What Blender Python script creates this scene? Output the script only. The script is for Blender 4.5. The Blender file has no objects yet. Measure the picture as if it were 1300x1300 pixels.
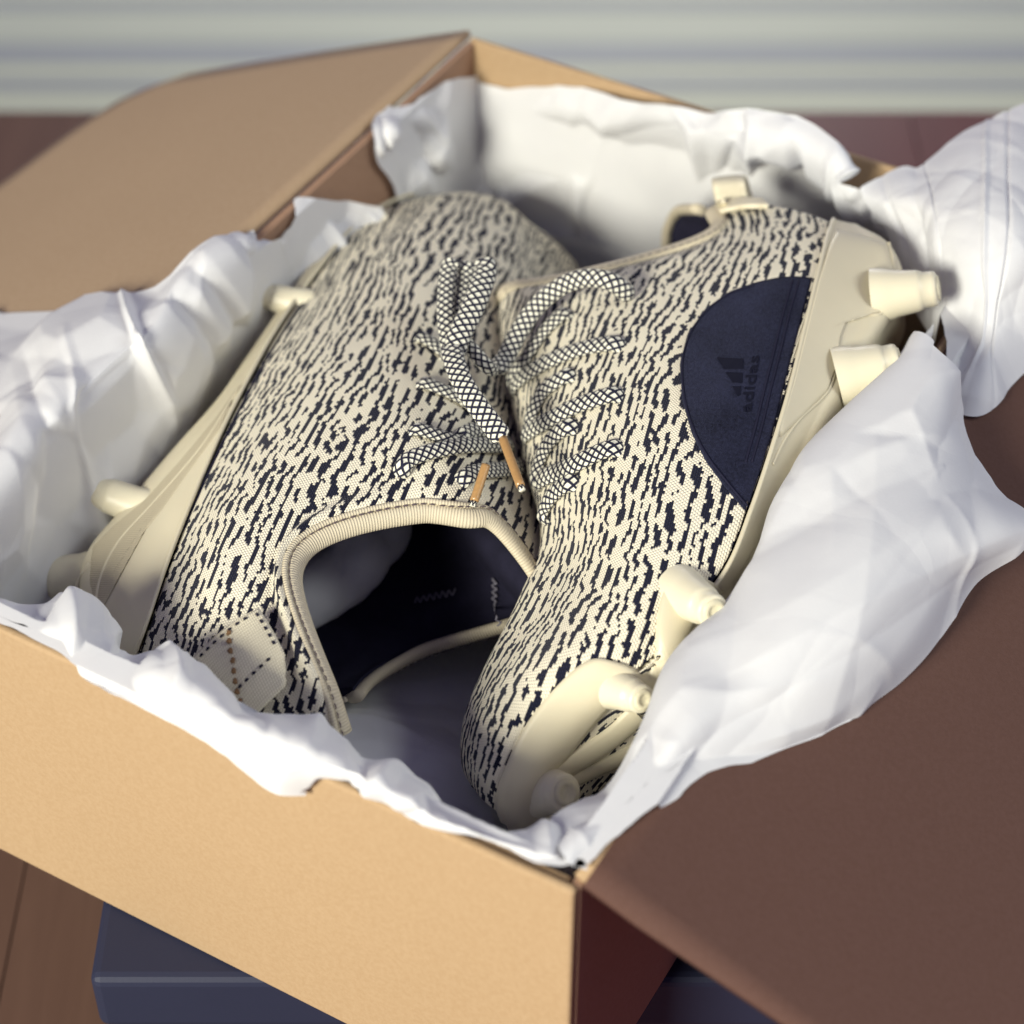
import bpy, math, random
import numpy as np
from mathutils import Vector
from mathutils.bvhtree import BVHTree

random.seed(4)
rng = np.random.RandomState(4)
scn = bpy.context.scene
COL = scn.collection

# ------------------------------------------------------------------ camera, world, lamps
CAM_H, PITCH, FPX = 0.55, 43.6, 2800.0
cam_d = bpy.data.cameras.new("camera")
cam = bpy.data.objects.new("camera", cam_d); COL.objects.link(cam); scn.camera = cam
cam.location = (0, 0, CAM_H)
cam.rotation_euler = (math.radians(90 - PITCH), 0, 0)
cam_d.sensor_width = 36.0
cam_d.lens = 36.0 * FPX / 1300.0
cam_d.clip_start = 0.01; cam_d.clip_end = 60
cam_d.dof.use_dof = True
cam_d.dof.focus_distance = 0.800
cam_d.dof.aperture_fstop = 6.3

w = bpy.data.worlds.new("World"); scn.world = w; w.use_nodes = True
bg = w.node_tree.nodes["Background"]
bg.inputs[0].default_value = (0.47, 0.42, 0.92, 1); bg.inputs[1].default_value = 0.20

def area(name, loc, target, size, power, color):
    d = bpy.data.lights.new(name, 'AREA'); d.shape = 'SQUARE'; d.size = size; d.energy = power; d.color = color
    o = bpy.data.objects.new(name, d); COL.objects.link(o)
    o.location = loc
    o.rotation_euler = (Vector(target) - Vector(loc)).to_track_quat('-Z', 'Y').to_euler()
    return o
area("window_light", (-1.12, -0.92, 0.92), (0.02, 0.62, 0), 0.60, 77, (1.0, 0.965, 0.82))
area("side_fill_light", (1.35, 0.60, 0.95), (0.15, 0.6, 0), 0.8, 12, (0.95, 0.99, 0.93))  # unseen fill lamp added at the right to brighten the draped tissue
area("floor_fill_light", (0.2, 3.6, 0.5), (0.0, 1.9, -0.95), 0.9, 21, (1.0, 0.97, 0.93))  # lamp added out of view to lift the far floor behind the table

scn.view_settings.view_transform = 'Standard'
scn.view_settings.look = 'None'
scn.view_settings.exposure = 0.0
scn.view_settings.gamma = 1.0

# ------------------------------------------------------------------ geometry helpers
_c, _s = math.cos(math.radians(PITCH)), math.sin(math.radians(PITCH))
O = np.array([0, 0, CAM_H])
def ray(px, py):
    a = (px - 650) / FPX; b = (650 - py) / FPX
    return np.array([a, _c + b * _s, -_s + b * _c])
def P3(px, py, zmm=0.0):
    """point of the scene seen at a photo position, at height zmm above the box rim"""
    r = ray(px, py); t = (zmm / 1000.0 - CAM_H) / r[2]
    return O + t * r
ANG = math.radians(-29.73)
E1 = np.array([math.cos(ANG), math.sin(ANG), 0]); E2 = np.array([-E1[1], E1[0], 0]); EZ = np.array([0, 0, 1.0])
CN = P3(728, 1135)                     # near corner of the rim
BW, BL = 0.2767, 0.4094                # box width and length
CL = CN - E1 * BW; CB = CL + E2 * BL; CR = CN + E2 * BL
BH = 0.140                             # depth of the box
def box_xy(P):                         # local coordinates in the box, from the left corner
    d = np.asarray(P) - CL
    return d @ E1, d @ E2
def B3(u, v, z):                       # point from box coordinates
    return CL + E1 * u + E2 * v + EZ * z

def cr_matrix(n, ts):
    """Catmull-Rom interpolation matrix for n uniform knots"""
    M = np.zeros((len(ts), n))
    for k, t in enumerate(ts):
        i = min(int(math.floor(t)), n - 2); x = t - i
        w4 = [(-x**3 + 2*x*x - x) / 2, (3*x**3 - 5*x*x + 2) / 2, (-3*x**3 + 4*x*x + x) / 2, (x**3 - x*x) / 2]
        for j, wt in zip((i - 1, i, i + 1, i + 2), w4):
            if j < 0: M[k, 0] += 2 * wt; M[k, 1] -= wt
            elif j >= n: M[k, n - 1] += 2 * wt; M[k, n - 2] -= wt
            else: M[k, j] += wt
    return M
def spline_grid(C, nu, nv):
    C = np.asarray(C, float)
    A = cr_matrix(C.shape[0], np.linspace(0, C.shape[0] - 1, nu))
    Bm = cr_matrix(C.shape[1], np.linspace(0, C.shape[1] - 1, nv))
    return np.einsum('ui,ijk,vj->uvk', A, C, Bm)
def spline(C, n, closed=False):
    C = np.asarray(C, float)
    if closed:
        m = len(C); E = np.vstack([C[-3:], C, C[:3]])
        return cr_matrix(len(E), np.linspace(3, 3 + m, n, endpoint=False)) @ E
    return cr_matrix(len(C), np.linspace(0, len(C) - 1, n)) @ C
def resample(P, n):
    P = np.asarray(P); d = np.r_[0, np.cumsum(np.linalg.norm(np.diff(P, axis=0), axis=1))]
    t = np.linspace(0, d[-1], n)
    return np.stack([np.interp(t, d, P[:, k]) for k in range(P.shape[1])], 1), d[-1]

def mesh_obj(name, verts, faces, mat=None, parent=None, uv=None, smooth=True, mats=None, fmat=None):
    me = bpy.data.meshes.new(name)
    me.from_pydata([tuple(map(float, v)) for v in verts], [], [tuple(map(int, f)) for f in faces])
    if uv is not None:
        ul = me.uv_layers.new(name="UVMap")
        vi = np.empty(len(me.loops), dtype=np.int32); me.loops.foreach_get("vertex_index", vi)
        if callable(uv): data = uv(me)
        else: data = np.asarray(uv)[vi]
        ul.data.foreach_set("uv", np.ascontiguousarray(data, dtype=np.float32).ravel())
    if smooth: me.polygons.foreach_set("use_smooth", [True] * len(me.polygons))
    for m in (mats or ([mat] if mat else [])): me.materials.append(m)
    if fmat is not None: me.polygons.foreach_set("material_index", fmat)
    me.update()
    o = bpy.data.objects.new(name, me); COL.objects.link(o)
    if parent: o.parent = parent
    return o
def grid_faces(nu, nv, off=0, keep=None, closev=False):
    F = []
    for i in range(nu - 1):
        for j in range(nv if closev else nv - 1):
            if keep is not None and not keep(i, j): continue
            j2 = (j + 1) % nv
            F.append((off + i * nv + j, off + i * nv + j2, off + (i + 1) * nv + j2, off + (i + 1) * nv + j))
    return F
def tag(o, label=None, cat=None, group=None, kind=None):
    if label: o["label"] = label
    if cat: o["category"] = cat
    if group: o["group"] = group
    if kind: o["kind"] = kind
    return o
def empty(name, loc=(0, 0, 0)):
    o = bpy.data.objects.new(name, None); COL.objects.link(o)
    o.empty_display_size = 0.01
    return o
def bvh_of(V, F): return BVHTree.FromPolygons([tuple(v) for v in V], [tuple(f) for f in F])
def hit(bvh, px, py):
    r = ray(px, py); r = r / np.linalg.norm(r)
    h = bvh.ray_cast(Vector(O), Vector(r), 5.0)
    if h[0] is None:
        return None, None
    n = np.array(h[1])
    if n @ r > 0: n = -n
    return np.array(h[0]), n

def tube(name, P, ra, rb, mat, parent=None, nrm=None, seg=12, closed=False, caps=True, taper=None, ulen=None):
    """swept ellipse; ra along the side axis, rb along the normal axis; uv.x = length in metres, uv.y = round 0..1"""
    P = np.asarray(P, float); n = len(P)
    if closed: T = np.roll(P, -1, 0) - np.roll(P, 1, 0)
    else: T = np.gradient(P, axis=0)
    T /= np.linalg.norm(T, axis=1)[:, None] + 1e-12
    if nrm is None: nrm = np.tile([0.0, -0.55, 0.83], (n, 1))
    nrm = np.asarray(nrm, float)
    if nrm.ndim == 1: nrm = np.tile(nrm, (n, 1))
    Nn = nrm - (nrm * T).sum(1)[:, None] * T; Nn /= np.linalg.norm(Nn, axis=1)[:, None] + 1e-12
    S = np.cross(T, Nn)
    a = np.linspace(0, 2 * math.pi, seg, endpoint=False)
    ra = np.broadcast_to(ra, (n,)).copy(); rb = np.broadcast_to(rb, (n,)).copy()
    if taper:
        for k, t in enumerate(taper): ra[k] *= t; rb[k] *= t; ra[-1 - k] *= t; rb[-1 - k] *= t
    V = P[:, None] + S[:, None] * (np.cos(a)[None, :, None] * ra[:, None, None]) + Nn[:, None] * (np.sin(a)[None, :, None] * rb[:, None, None])
    V = V.reshape(-1, 3)
    d = np.r_[0, np.cumsum(np.linalg.norm(np.diff(P, axis=0), axis=1))]
    F = []; U = []
    nn = n if closed else n - 1
    for i in range(nn):
        i2 = (i + 1) % n
        for j in range(seg):
            j2 = (j + 1) % seg
            F.append((i * seg + j, i * seg + j2, i2 * seg + j2, i2 * seg + j))
            d2 = d[i2] if i2 > i else d[-1] + np.linalg.norm(P[0] - P[-1])
            U += [(d[i], j / seg), (d[i], (j + 1) / seg), (d2, (j + 1) / seg), (d2, j / seg)]
    if caps and not closed:
        F.append(tuple(range(seg))[::-1]); U += [(0, 0)] * seg
        F.append(tuple((n - 1) * seg + j for j in range(seg))); U += [(d[-1], 0)] * seg
    return mesh_obj(name, V, F, mat, parent, uv=lambda me: np.array(U))

def lathe(name, base, axis, prof, mat, parent, seg=24, squash=None):
    """profile of (distance along axis, radius)"""
    axis = np.asarray(axis) / np.linalg.norm(axis)
    t = np.cross(axis, [0.3, 0.1, 1.0]); t /= np.linalg.norm(t); b = np.cross(axis, t)
    V = []; F = []
    for (h, r) in prof:
        for k in range(seg):
            a = 2 * math.pi * k / seg
            V.append(np.asarray(base) + axis * h + t * math.cos(a) * r + b * math.sin(a) * r)
    for i in range(len(prof) - 1):
        for k in range(seg):
            k2 = (k + 1) % seg
            F.append((i * seg + k, i * seg + k2, (i + 1) * seg + k2, (i + 1) * seg + k))
    V.append(np.asarray(base) + axis * prof[-1][0]); c = len(V) - 1
    for k in range(seg): F.append(((len(prof) - 1) * seg + k, (len(prof) - 1) * seg + (k + 1) % seg, c))
    return mesh_obj(name, V, F, mat, parent)

# ------------------------------------------------------------------ materials
class NT:
    def __init__(s, name):
        s.m = bpy.data.materials.new(name); s.m.use_nodes = True
        s.t = s.m.node_tree; s.b = s.t.nodes["Principled BSDF"]; s.out = s.t.nodes["Material Output"]
    def n(s, typ, ins=None, **kw):
        nd = s.t.nodes.new(typ)
        for k, v in kw.items(): setattr(nd, k, v)
        for k, v in (ins or {}).items():
            if isinstance(v, bpy.types.NodeSocket): s.t.links.new(v, nd.inputs[k])
            else: nd.inputs[k].default_value = v
        return nd
    def math(s, op, a, b=0.0, c=0.0, clamp=False):
        nd = s.t.nodes.new('ShaderNodeMath'); nd.operation = op; nd.use_clamp = clamp
        for i, v in enumerate((a, b, c)):
            if isinstance(v, bpy.types.NodeSocket): s.t.links.new(v, nd.inputs[i])
            else: nd.inputs[i].default_value = v
        return nd.outputs[0]
    def comb(s, x, y, z=0.0): return s.n('ShaderNodeCombineXYZ', {0: x, 1: y, 2: z}).outputs[0]
    def sep(s, v): return s.n('ShaderNodeSeparateXYZ', {0: v}).outputs
    def noise(s, vec, scale, detail=3, rough=0.5, dist=0.0):
        return s.n('ShaderNodeTexNoise', {'Vector': vec, 'Scale': scale, 'Detail': detail, 'Roughness': rough, 'Distortion': dist})
    def ramp(s, fac, stops, interp='LINEAR'):
        nd = s.n('ShaderNodeValToRGB', {0: fac}); cr = nd.color_ramp; cr.interpolation = interp
        while len(cr.elements) < len(stops): cr.elements.new(0.5)
        for e, (p, c) in zip(cr.elements, stops): e.position = p; e.color = tuple(c) + (1,) if len(c) == 3 else c
        return nd.outputs[0]
    def mix(s, f, a, b):
        nd = s.t.nodes.new('ShaderNodeMix'); nd.data_type = 'RGBA'
        for i, v in ((0, f), (6, a), (7, b)):
            if isinstance(v, bpy.types.NodeSocket): s.t.links.new(v, nd.inputs[i])
            else: nd.inputs[i].default_value = v if i == 0 else tuple(v) + (1,)
        return nd.outputs[2]
    def bump(s, h, strength, dist, nrm=None):
        ins = {'Height': h, 'Strength': strength, 'Distance': dist}
        if nrm: ins['Normal'] = nrm
        return s.n('ShaderNodeBump', ins).outputs[0]
    def set(s, **kw):
        for k, v in kw.items():
            k = k.replace('_', ' ')
            if isinstance(v, bpy.types.NodeSocket): s.t.links.new(v, s.b.inputs[k])
            else: s.b.inputs[k].default_value = tuple(v) + (1,) if isinstance(v, tuple) and len(v) == 3 else v
        return s
CREAM = (0.66, 0.58, 0.42); NAVY = (0.012, 0.013, 0.035)

def mat_knit():
    s = NT("knit"); uv = s.n('ShaderNodeUVMap').outputs[0]
    x, y, _ = s.sep(uv)
    # ragged rows of stitches
    cu, cv = 0.00105, 0.00088
    col = s.math('FLOOR', s.math('DIVIDE', y, cv))
    par = s.math('MULTIPLY', s.math('MODULO', s.math('ABSOLUTE', col), 2.0), cu * 0.5)
    xs = s.math('ADD', x, par)
    row = s.math('FLOOR', s.math('DIVIDE', xs, cu))
    qx = s.math('MULTIPLY', row, cu); qy = s.math('MULTIPLY', col, cv)
    # streaks drift sideways slowly
    wob = s.noise(s.comb(s.math('MULTIPLY', qx, 130.0), s.math('MULTIPLY', qy, 60.0)), 1.0, 1.0).outputs[0]
    n1 = s.noise(s.comb(s.math('MULTIPLY', qx, 185.0), s.math('MULTIPLY', qy, 190.0)), 1.0, 0.0, 0.5, 0.0).outputs[0]
    n2 = s.noise(s.comb(s.math('MULTIPLY', qx, 560.0), s.math('MULTIPLY', qy, 560.0), 3.0), 1.0, 0.0).outputs[0]
    n3 = s.noise(s.comb(s.math('MULTIPLY', qx, 24.0), s.math('MULTIPLY', qy, 40.0), 7.0), 1.0, 0.0).outputs[0]
    ph = s.math('ADD', s.math('ADD', s.math('DIVIDE', qy, 0.0047), s.math('MULTIPLY', n3, 2.2)), s.math('MULTIPLY', wob, 1.9))
    band = s.math('SINE', s.math('MULTIPLY', ph, 2 * math.pi))
    v = s.math('ADD', s.math('MULTIPLY', band, 0.26), s.math('MULTIPLY', s.math('SUBTRACT', n1, 0.5), 1.0))
    v = s.math('ADD', v, s.math('MULTIPLY', s.math('SUBTRACT', n2, 0.5), 0.42))
    dark = s.math('GREATER_THAN', v, 0.085)
    fx = s.math('FRACT', s.math('DIVIDE', xs, cu)); fy = s.math('FRACT', s.math('DIVIDE', y, cv))
    hx = s.math('SINE', s.math('MULTIPLY', fx, math.pi)); hy = s.math('SINE', s.math('MULTIPLY', fy, math.pi))
    h = s.math('MULTIPLY', hx, hy)
    fib = s.noise(s.comb(s.math('MULTIPLY', x, 1.0), s.math('MULTIPLY', y, 1.0)), 2500.0, 2).outputs[0]
    lightc = s.mix(s.math('MULTIPLY', s.math('SUBTRACT', 1.0, h), 0.55), (0.92, 0.86, 0.68), (0.66, 0.59, 0.45))
    lightc = s.mix(s.math('MULTIPLY', fib, 0.3), lightc, (0.94, 0.89, 0.74))
    darkc = s.mix(h, (0.004, 0.005, 0.016), (0.013, 0.015, 0.040))
    s.set(Base_Color=s.mix(dark, lightc, darkc), Roughness=0.9, Specular_IOR_Level=0.2,
          Normal=s.bump(s.math('ADD', h, s.math('MULTIPLY', fib, 0.3)), 0.7, 0.0006))
    s.b.inputs['Sheen Weight'].default_value = 0.08
    return s.m
def mat_lace():
    s = NT("lace"); x, y, _ = s.sep(s.n('ShaderNodeUVMap').outputs[0])
    L = s.math('DIVIDE', x, 0.0033)
    A = s.math('ADD', L, s.math('MULTIPLY', y, 6.0)); Bq = s.math('SUBTRACT', L, s.math('MULTIPLY', y, 6.0))
    fa = s.math('ABSOLUTE', s.math('SUBTRACT', s.math('FRACT', A), 0.5)); fb = s.math('ABSOLUTE', s.math('SUBTRACT', s.math('FRACT', Bq), 0.5))
    m = s.math('MAXIMUM', fa, fb)
    mm = s.math('SMOOTH_MIN', 1.0, s.math('DIVIDE', s.math('SUBTRACT', m, 0.29), 0.05), 0.1)
    mm = s.math('MAXIMUM', mm, 0.0)
    nz = s.noise(s.n('ShaderNodeTexCoord').outputs['Object'], 900.0, 2).outputs[0]
    light = s.mix(nz, (0.74, 0.72, 0.58), (0.90, 0.88, 0.76))
    s.set(Base_Color=s.mix(mm, light, NAVY), Roughness=0.75, Specular_IOR_Level=0.25,
          Normal=s.bump(s.math('SUBTRACT', 0.5, m), 0.9, 0.0010))
    return s.m
def mat_simple(name, color, rough=0.5, spec=0.4, nscale=60, namp=0.12, bscale=400, bstr=0.15, bdist=0.0005, sss=0.0):
    s = NT(name); tc = s.n('ShaderNodeTexCoord').outputs['Object']
    nz = s.noise(tc, nscale, 4).outputs[0]
    lo = tuple(c * (1 - namp) for c in color); hi = tuple(min(1, c * (1 + namp)) for c in color)
    b2 = s.noise(tc, bscale, 3).outputs[0]
    s.set(Base_Color=s.mix(nz, lo, hi), Roughness=rough, Specular_IOR_Level=spec, Normal=s.bump(b2, bstr, bdist))
    if sss:
        s.b.inputs['Subsurface Weight'].default_value = sss
        s.b.inputs['Subsurface Radius'].default_value = (0.004, 0.003, 0.002)
    return s.m
def mat_ribbed(name, color, pitch, axis=0, rough=0.6, stitches=False):
    s = NT(name); uv = s.sep(s.n('ShaderNodeUVMap').outputs[0])
    x = uv[axis]
    h = s.math('ABSOLUTE', s.math('SINE', s.math('MULTIPLY', x, math.pi / pitch)))
    nz = s.noise(s.n('ShaderNodeTexCoord').outputs['Object'], 200.0, 3).outputs[0]
    c = s.mix(s.math('MULTIPLY', h, 0.6), tuple(v * 0.80 for v in color), color)
    c = s.mix(s.math('MULTIPLY', nz, 0.2), c, tuple(v * 0.7 for v in color))
    s.set(Base_Color=c, Roughness=rough, Specular_IOR_Level=0.3, Normal=s.bump(h, 0.6, pitch * 0.35))
    return s.m
def mat_web():
    s = NT("webbing"); x, y, _ = s.sep(s.n('ShaderNodeUVMap').outputs[0])
    a = s.math('ABSOLUTE', s.math('SINE', s.math('MULTIPLY', x, math.pi / 0.0009)))
    b = s.math('ABSOLUTE', s.math('SINE', s.math('MULTIPLY', y, math.pi / 0.0011)))
    h = s.math('MULTIPLY', a, b)
    s.set(Base_Color=s.mix(h, (0.66, 0.59, 0.42), (0.90, 0.84, 0.66)), Roughness=0.8, Normal=s.bump(h, 0.5, 0.0005))
    return s.m
def mat_kraft(name, c, dark=0.0):
    s = NT(name); tc = s.n('ShaderNodeTexCoord').outputs['Object']
    n1 = s.noise(tc, 9, 4).outputs[0]
    n2 = s.noise(tc, 520, 5, 0.75).outputs[0]
    xs = s.n('ShaderNodeMapping', {'Vector': tc, 'Scale': (1, 1, 3.0)}).outputs[0]
    n3 = s.noise(xs, 1300, 2).outputs[0]
    c1 = s.mix(n1, tuple(v * 0.92 for v in c), tuple(v * 1.06 for v in c))
    f = s.ramp(n2, [(0.40, (0, 0, 0)), (0.60, (1, 1, 1))])
    c2 = s.mix(s.math('MULTIPLY', s.sep(f)[0], 0.45), c1, tuple(v * k for v, k in zip(c, (0.80, 0.74, 0.66))))
    c3 = s.mix(s.math('MULTIPLY', n3, 0.25), c2, tuple(min(1, v * 1.25) for v in c))
    s.set(Base_Color=c3, Roughness=0.82, Specular_IOR_Level=0.25, Normal=s.bump(s.math('ADD', n2, s.math('MULTIPLY', n1, 2.0)), 0.25, 0.0006))
    return s.m
def mat_tissue():
    s = NT("tissue"); tc = s.n('ShaderNodeTexCoord').outputs['Object']
    n1 = s.noise(tc, 38, 5, 0.6, 0.4).outputs[0]
    dw = s.n('ShaderNodeVectorMath', {0: tc, 1: s.n('ShaderNodeVectorMath', {0: s.noise(tc, 30, 2).outputs[1], 'Scale': 0.012}, operation='SCALE').outputs[0]}, operation='ADD').outputs[0]
    def crease(sc):
        v = s.n('ShaderNodeTexVoronoi', {'Vector': dw, 'Scale': sc}, feature='DISTANCE_TO_EDGE')
        return v.outputs[0]
    rd = s.math('MULTIPLY', crease(17.0), 0.35); rd2 = s.math('MULTIPLY', crease(48.0), 0.35)
    n2 = s.noise(tc, 900, 3).outputs[0]
    h = s.math('ADD', s.math('MULTIPLY', s.math('MINIMUM', rd, 0.05), 6.0), s.math('MULTIPLY', s.math('MULTIPLY', s.math('MINIMUM', rd2, 0.05), 4.0), s.math('MAXIMUM', s.math('SUBTRACT', n1, 0.45), 0.0)))
    h = s.math('ADD', h, s.math('MULTIPLY', n2, 0.04))
    nr = s.bump(h, 0.35, 0.0022)
    col = s.mix(n1, (0.76, 0.77, 0.80), (0.85, 0.86, 0.87))
    s.set(Base_Color=col, Roughness=0.62, Specular_IOR_Level=0.22, Normal=nr)
    tr = s.n('ShaderNodeBsdfTranslucent', {'Color': (0.86, 0.87, 0.88, 1), 'Normal': nr})
    mx = s.n('ShaderNodeMixShader', {0: 0.20, 1: s.b.outputs[0], 2: tr.outputs[0]})
    s.t.links.new(mx.outputs[0], s.out.inputs[0])
    return s.m
def mat_wood(name, c1, c2, axis_scale, rough=0.35):
    s = NT(name); tc = s.n('ShaderNodeTexCoord').outputs['Object']
    mp = s.n('ShaderNodeMapping', {'Vector': tc, 'Scale': axis_scale}).outputs[0]
    n1 = s.noise(mp, 4, 6, 0.6, 0.8).outputs[0]
    s.set(Base_Color=s.mix(n1, c1, c2), Roughness=rough, Normal=s.bump(n1, 0.1, 0.001))
    return s.m
def mat_suede():
    s = NT("suede"); tc = s.n('ShaderNodeTexCoord').outputs['Object']
    n1 = s.noise(tc, 950, 5, 0.8).outputs[0]; n2 = s.noise(tc, 60, 3).outputs[0]
    f = s.math('ADD', s.math('MULTIPLY', n1, 0.8), s.math('MULTIPLY', n2, 0.3))
    c = s.ramp(f, [(0.42, (0.002, 0.002, 0.008)), (0.70, (0.027, 0.030, 0.068))])
    s.set(Base_Color=c, Roughness=0.9, Specular_IOR_Level=0.15, Normal=s.bump(n1, 1.0, 0.0016))
    s.b.inputs['Sheen Weight'].default_value = 0.12; s.b.inputs['Sheen Roughness'].default_value = 0.5
    s.b.inputs['Sheen Tint'].default_value = (0.5, 0.55, 0.9, 1)
    return s.m
M_KNIT = mat_knit(); M_LACE = mat_lace(); M_TISSUE = mat_tissue()
M_SOLE = mat_simple("sole", (0.66, 0.60, 0.44), 0.42, 0.4, 40, 0.06, 300, 0.06, 0.0004, 0.08)
M_STUD = mat_simple("stud", (0.72, 0.67, 0.51), 0.38, 0.45, 40, 0.05, 300, 0.05, 0.0004, 0.1)
M_STUDEND = mat_simple("stud_end", (0.66, 0.61, 0.44), 0.5, 0.4, 300, 0.25, 500, 0.4, 0.0008)
M_PIPE = mat_ribbed("piping", (0.70, 0.62, 0.46), 0.0011, 0)
M_SOLERIB = mat_ribbed("sole_rib", (0.60, 0.53, 0.38), 0.0008, 1, 0.5)
M_LINING = mat_simple("lining", (0.022, 0.021, 0.042), 0.9, 0.15, 120, 0.4, 1500, 0.5, 0.0006)
M_INSOLE = mat_simple("insole", (0.20, 0.19, 0.25), 0.9, 0.15, 80, 0.2, 1200, 0.5, 0.0006)
M_SUEDE = mat_suede()
M_EMBOSS = mat_simple("embossed_suede", (0.0040, 0.0045, 0.014), 0.75, 0.2, 300, 0.3, 1400, 0.3, 0.0003)
M_THREAD = mat_simple("thread", (0.10, 0.075, 0.085), 0.8, 0.2)
M_THREADN = mat_simple("thread_dark", (0.012, 0.012, 0.03), 0.8, 0.2)
M_THREADP = mat_simple("thread_pale", (0.22, 0.21, 0.26), 0.8, 0.2)
M_WEB = mat_web()
M_THREADB = mat_simple("thread_brown", (0.24, 0.14, 0.07), 0.8, 0.2)
M_AGLET = mat_simple("aglet", (0.40, 0.23, 0.09), 0.3, 0.6, 900, 0.25, 1200, 0.2, 0.0003)
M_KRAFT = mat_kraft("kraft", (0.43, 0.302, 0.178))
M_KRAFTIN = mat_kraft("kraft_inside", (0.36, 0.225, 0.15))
M_SHADEFLAP = mat_kraft("shaded_board", (0.108, 0.056, 0.044))  # right flap's board, its shade darkened into the base colour
M_KRAFTLID = mat_kraft("kraft_lid", (0.44, 0.315, 0.20))
M_NAVY = mat_simple("navy_card", (0.020, 0.024, 0.052), 0.6, 0.3, 20, 0.15, 500, 0.1, 0.0004)
M_TABLE = mat_wood("table_wood", (0.14, 0.026, 0.022), (0.22, 0.052, 0.042), (16, 1.4, 6), 0.45)

M_TABLEB = mat_wood("table_wood_brown", (0.085, 0.045, 0.032), (0.15, 0.085, 0.06), (16, 1.4, 6), 0.45)

# ------------------------------------------------------------------ the place behind and below
ZT = -0.255
def box_mesh(name, x0, x1, y0, y1, z0, z1, mat, parent=None, bev=0.0):
    V = [(x, y, z) for x in (x0, x1) for y in (y0, y1) for z in (z0, z1)]
    F = [(0, 1, 3, 2), (4, 6, 7, 5), (0, 4, 5, 1), (2, 3, 7, 6), (0, 2, 6, 4), (1, 5, 7, 3)]
    o = mesh_obj(name, V, F, mat, parent, smooth=False)
    if bev:
        b = o.modifiers.new("bevel", 'BEVEL'); b.width = bev; b.segments = 3
    return o
table = tag(empty("table"), "red brown wooden table top under the stacked boxes", "table")
TY = 1.225
for i in range(21):
    xa = -1.7 + i * 0.16 + 0.04
    box_mesh("board", xa, xa + 0.1594, -0.2, TY, ZT - 0.03, ZT, M_TABLE if xa > -0.1 else M_TABLEB, table, 0.0004)
floor = tag(empty("floor"), kind="structure")
ZF = -0.95
yy = 1.0; i = 0
shades = [(0.50, 0.53, 0.44), (0.45, 0.49, 0.41), (0.58, 0.60, 0.50), (0.38, 0.42, 0.38), (0.52, 0.55, 0.46), (0.27, 0.30, 0.33)]
shades = [tuple(min(1, v * k_) for v, k_ in zip(c, (1.95, 1.90, 1.68))) for c in shades]
PL = [mat_wood("floor_board_%d" % k, tuple(v * 0.75 for v in c), c, (0.8, 22, 4), 0.6) for k, c in enumerate(shades)]
while yy < 5.2:
    wd = rng.choice([0.03, 0.05, 0.08])
    k = rng.choice([0, 2, 2, 4, 1, 3]) if yy < 2.1 else rng.choice([1, 3, 5])
    box_mesh("plank", -3.2, 3.2, yy, yy + wd - 0.003, ZF - 0.02, ZF + rng.uniform(0, 0.0015), PL[k], floor)
    yy += wd; i += 1
tag(box_mesh("subfloor", -3.4, 3.4, 0.5, 5.4, ZF - 0.08, ZF - 0.022, PL[3]), kind="structure")

# ------------------------------------------------------------------ navy shoe box under the kraft box
nb = tag(empty("shoebox"), "dark navy shoebox with rounded lid edge beneath the open cardboard box", "box")
p = P3(112, 1245, -140.5)
x0, y0 = p[0], p[1]; x1, y1 = x0 + 0.36, y0 + 0.27
box_mesh("box_body", x0 + 0.004, x1 - 0.004, y0 + 0.004, y1 - 0.004, ZT + 0.0006, -0.165, M_NAVY, nb, 0.003)
box_mesh("lid", x0, x1, y0, y1, -0.172, -0.1405, M_NAVY, nb, 0.004)

# ------------------------------------------------------------------ the open cardboard box
cb = tag(empty("cardboard_box"), "open tan cardboard box with long flaps folded out, holding the two boots", "box")
TH = 0.0035
def slab(name, corners_out, inward, th, mat, parent, bev=0.0012, cuts=0):
    """panel from an outline with a thickness along 'inward'"""
    A = [np.asarray(c, float) for c in corners_out]; n = len(A)
    V = A + [a + np.asarray(inward) * th for a in A]
    F = [tuple(range(n))[::-1], tuple(range(n, 2 * n))] + [(k, (k + 1) % n, n + (k + 1) % n, n + k) for k in range(n)]
    o = mesh_obj(name, V, F, mat, parent, smooth=False)
    if bev:
        b = o.modifiers.new("bevel", 'BEVEL'); b.width = bev; b.segments = 3
    return o
ZB = -BH
slab("front_wall", [B3(0, 0, ZB), B3(BW, 0, ZB), B3(BW, 0, 0), B3(0, 0, 0)], E2, TH, M_KRAFT, cb, 0.0014)
slab("inner_fold", [B3(TH, TH + .0004, ZB + .004), B3(BW - TH - .0003, TH + .0004, ZB + .004), B3(BW - TH - .0003, TH + .0004, -0.0016), B3(TH, TH + .0004, -0.0016)], E2, 0.003, M_KRAFT, cb, 0.0012)
slab("back_wall", [B3(0, BL, ZB), B3(BW, BL, ZB), B3(BW, BL, 0), B3(0, BL, 0)], -E2, TH, M_KRAFT, cb, 0.0014)
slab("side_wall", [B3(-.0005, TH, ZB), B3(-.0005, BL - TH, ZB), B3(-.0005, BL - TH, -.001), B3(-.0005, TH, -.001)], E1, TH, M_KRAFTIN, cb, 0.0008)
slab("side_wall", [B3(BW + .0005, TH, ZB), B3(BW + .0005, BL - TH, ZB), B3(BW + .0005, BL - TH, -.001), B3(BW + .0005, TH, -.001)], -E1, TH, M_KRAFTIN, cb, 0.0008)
slab("base_panel", [B3(0.004, 0.004, ZB + .0002), B3(BW - .004, 0.004, ZB + .0002), B3(BW - .004, BL - .004, ZB + .0002), B3(.004, BL - .004, ZB + .0002)], EZ, 0.003, M_KRAFTIN, cb, 0)
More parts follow.
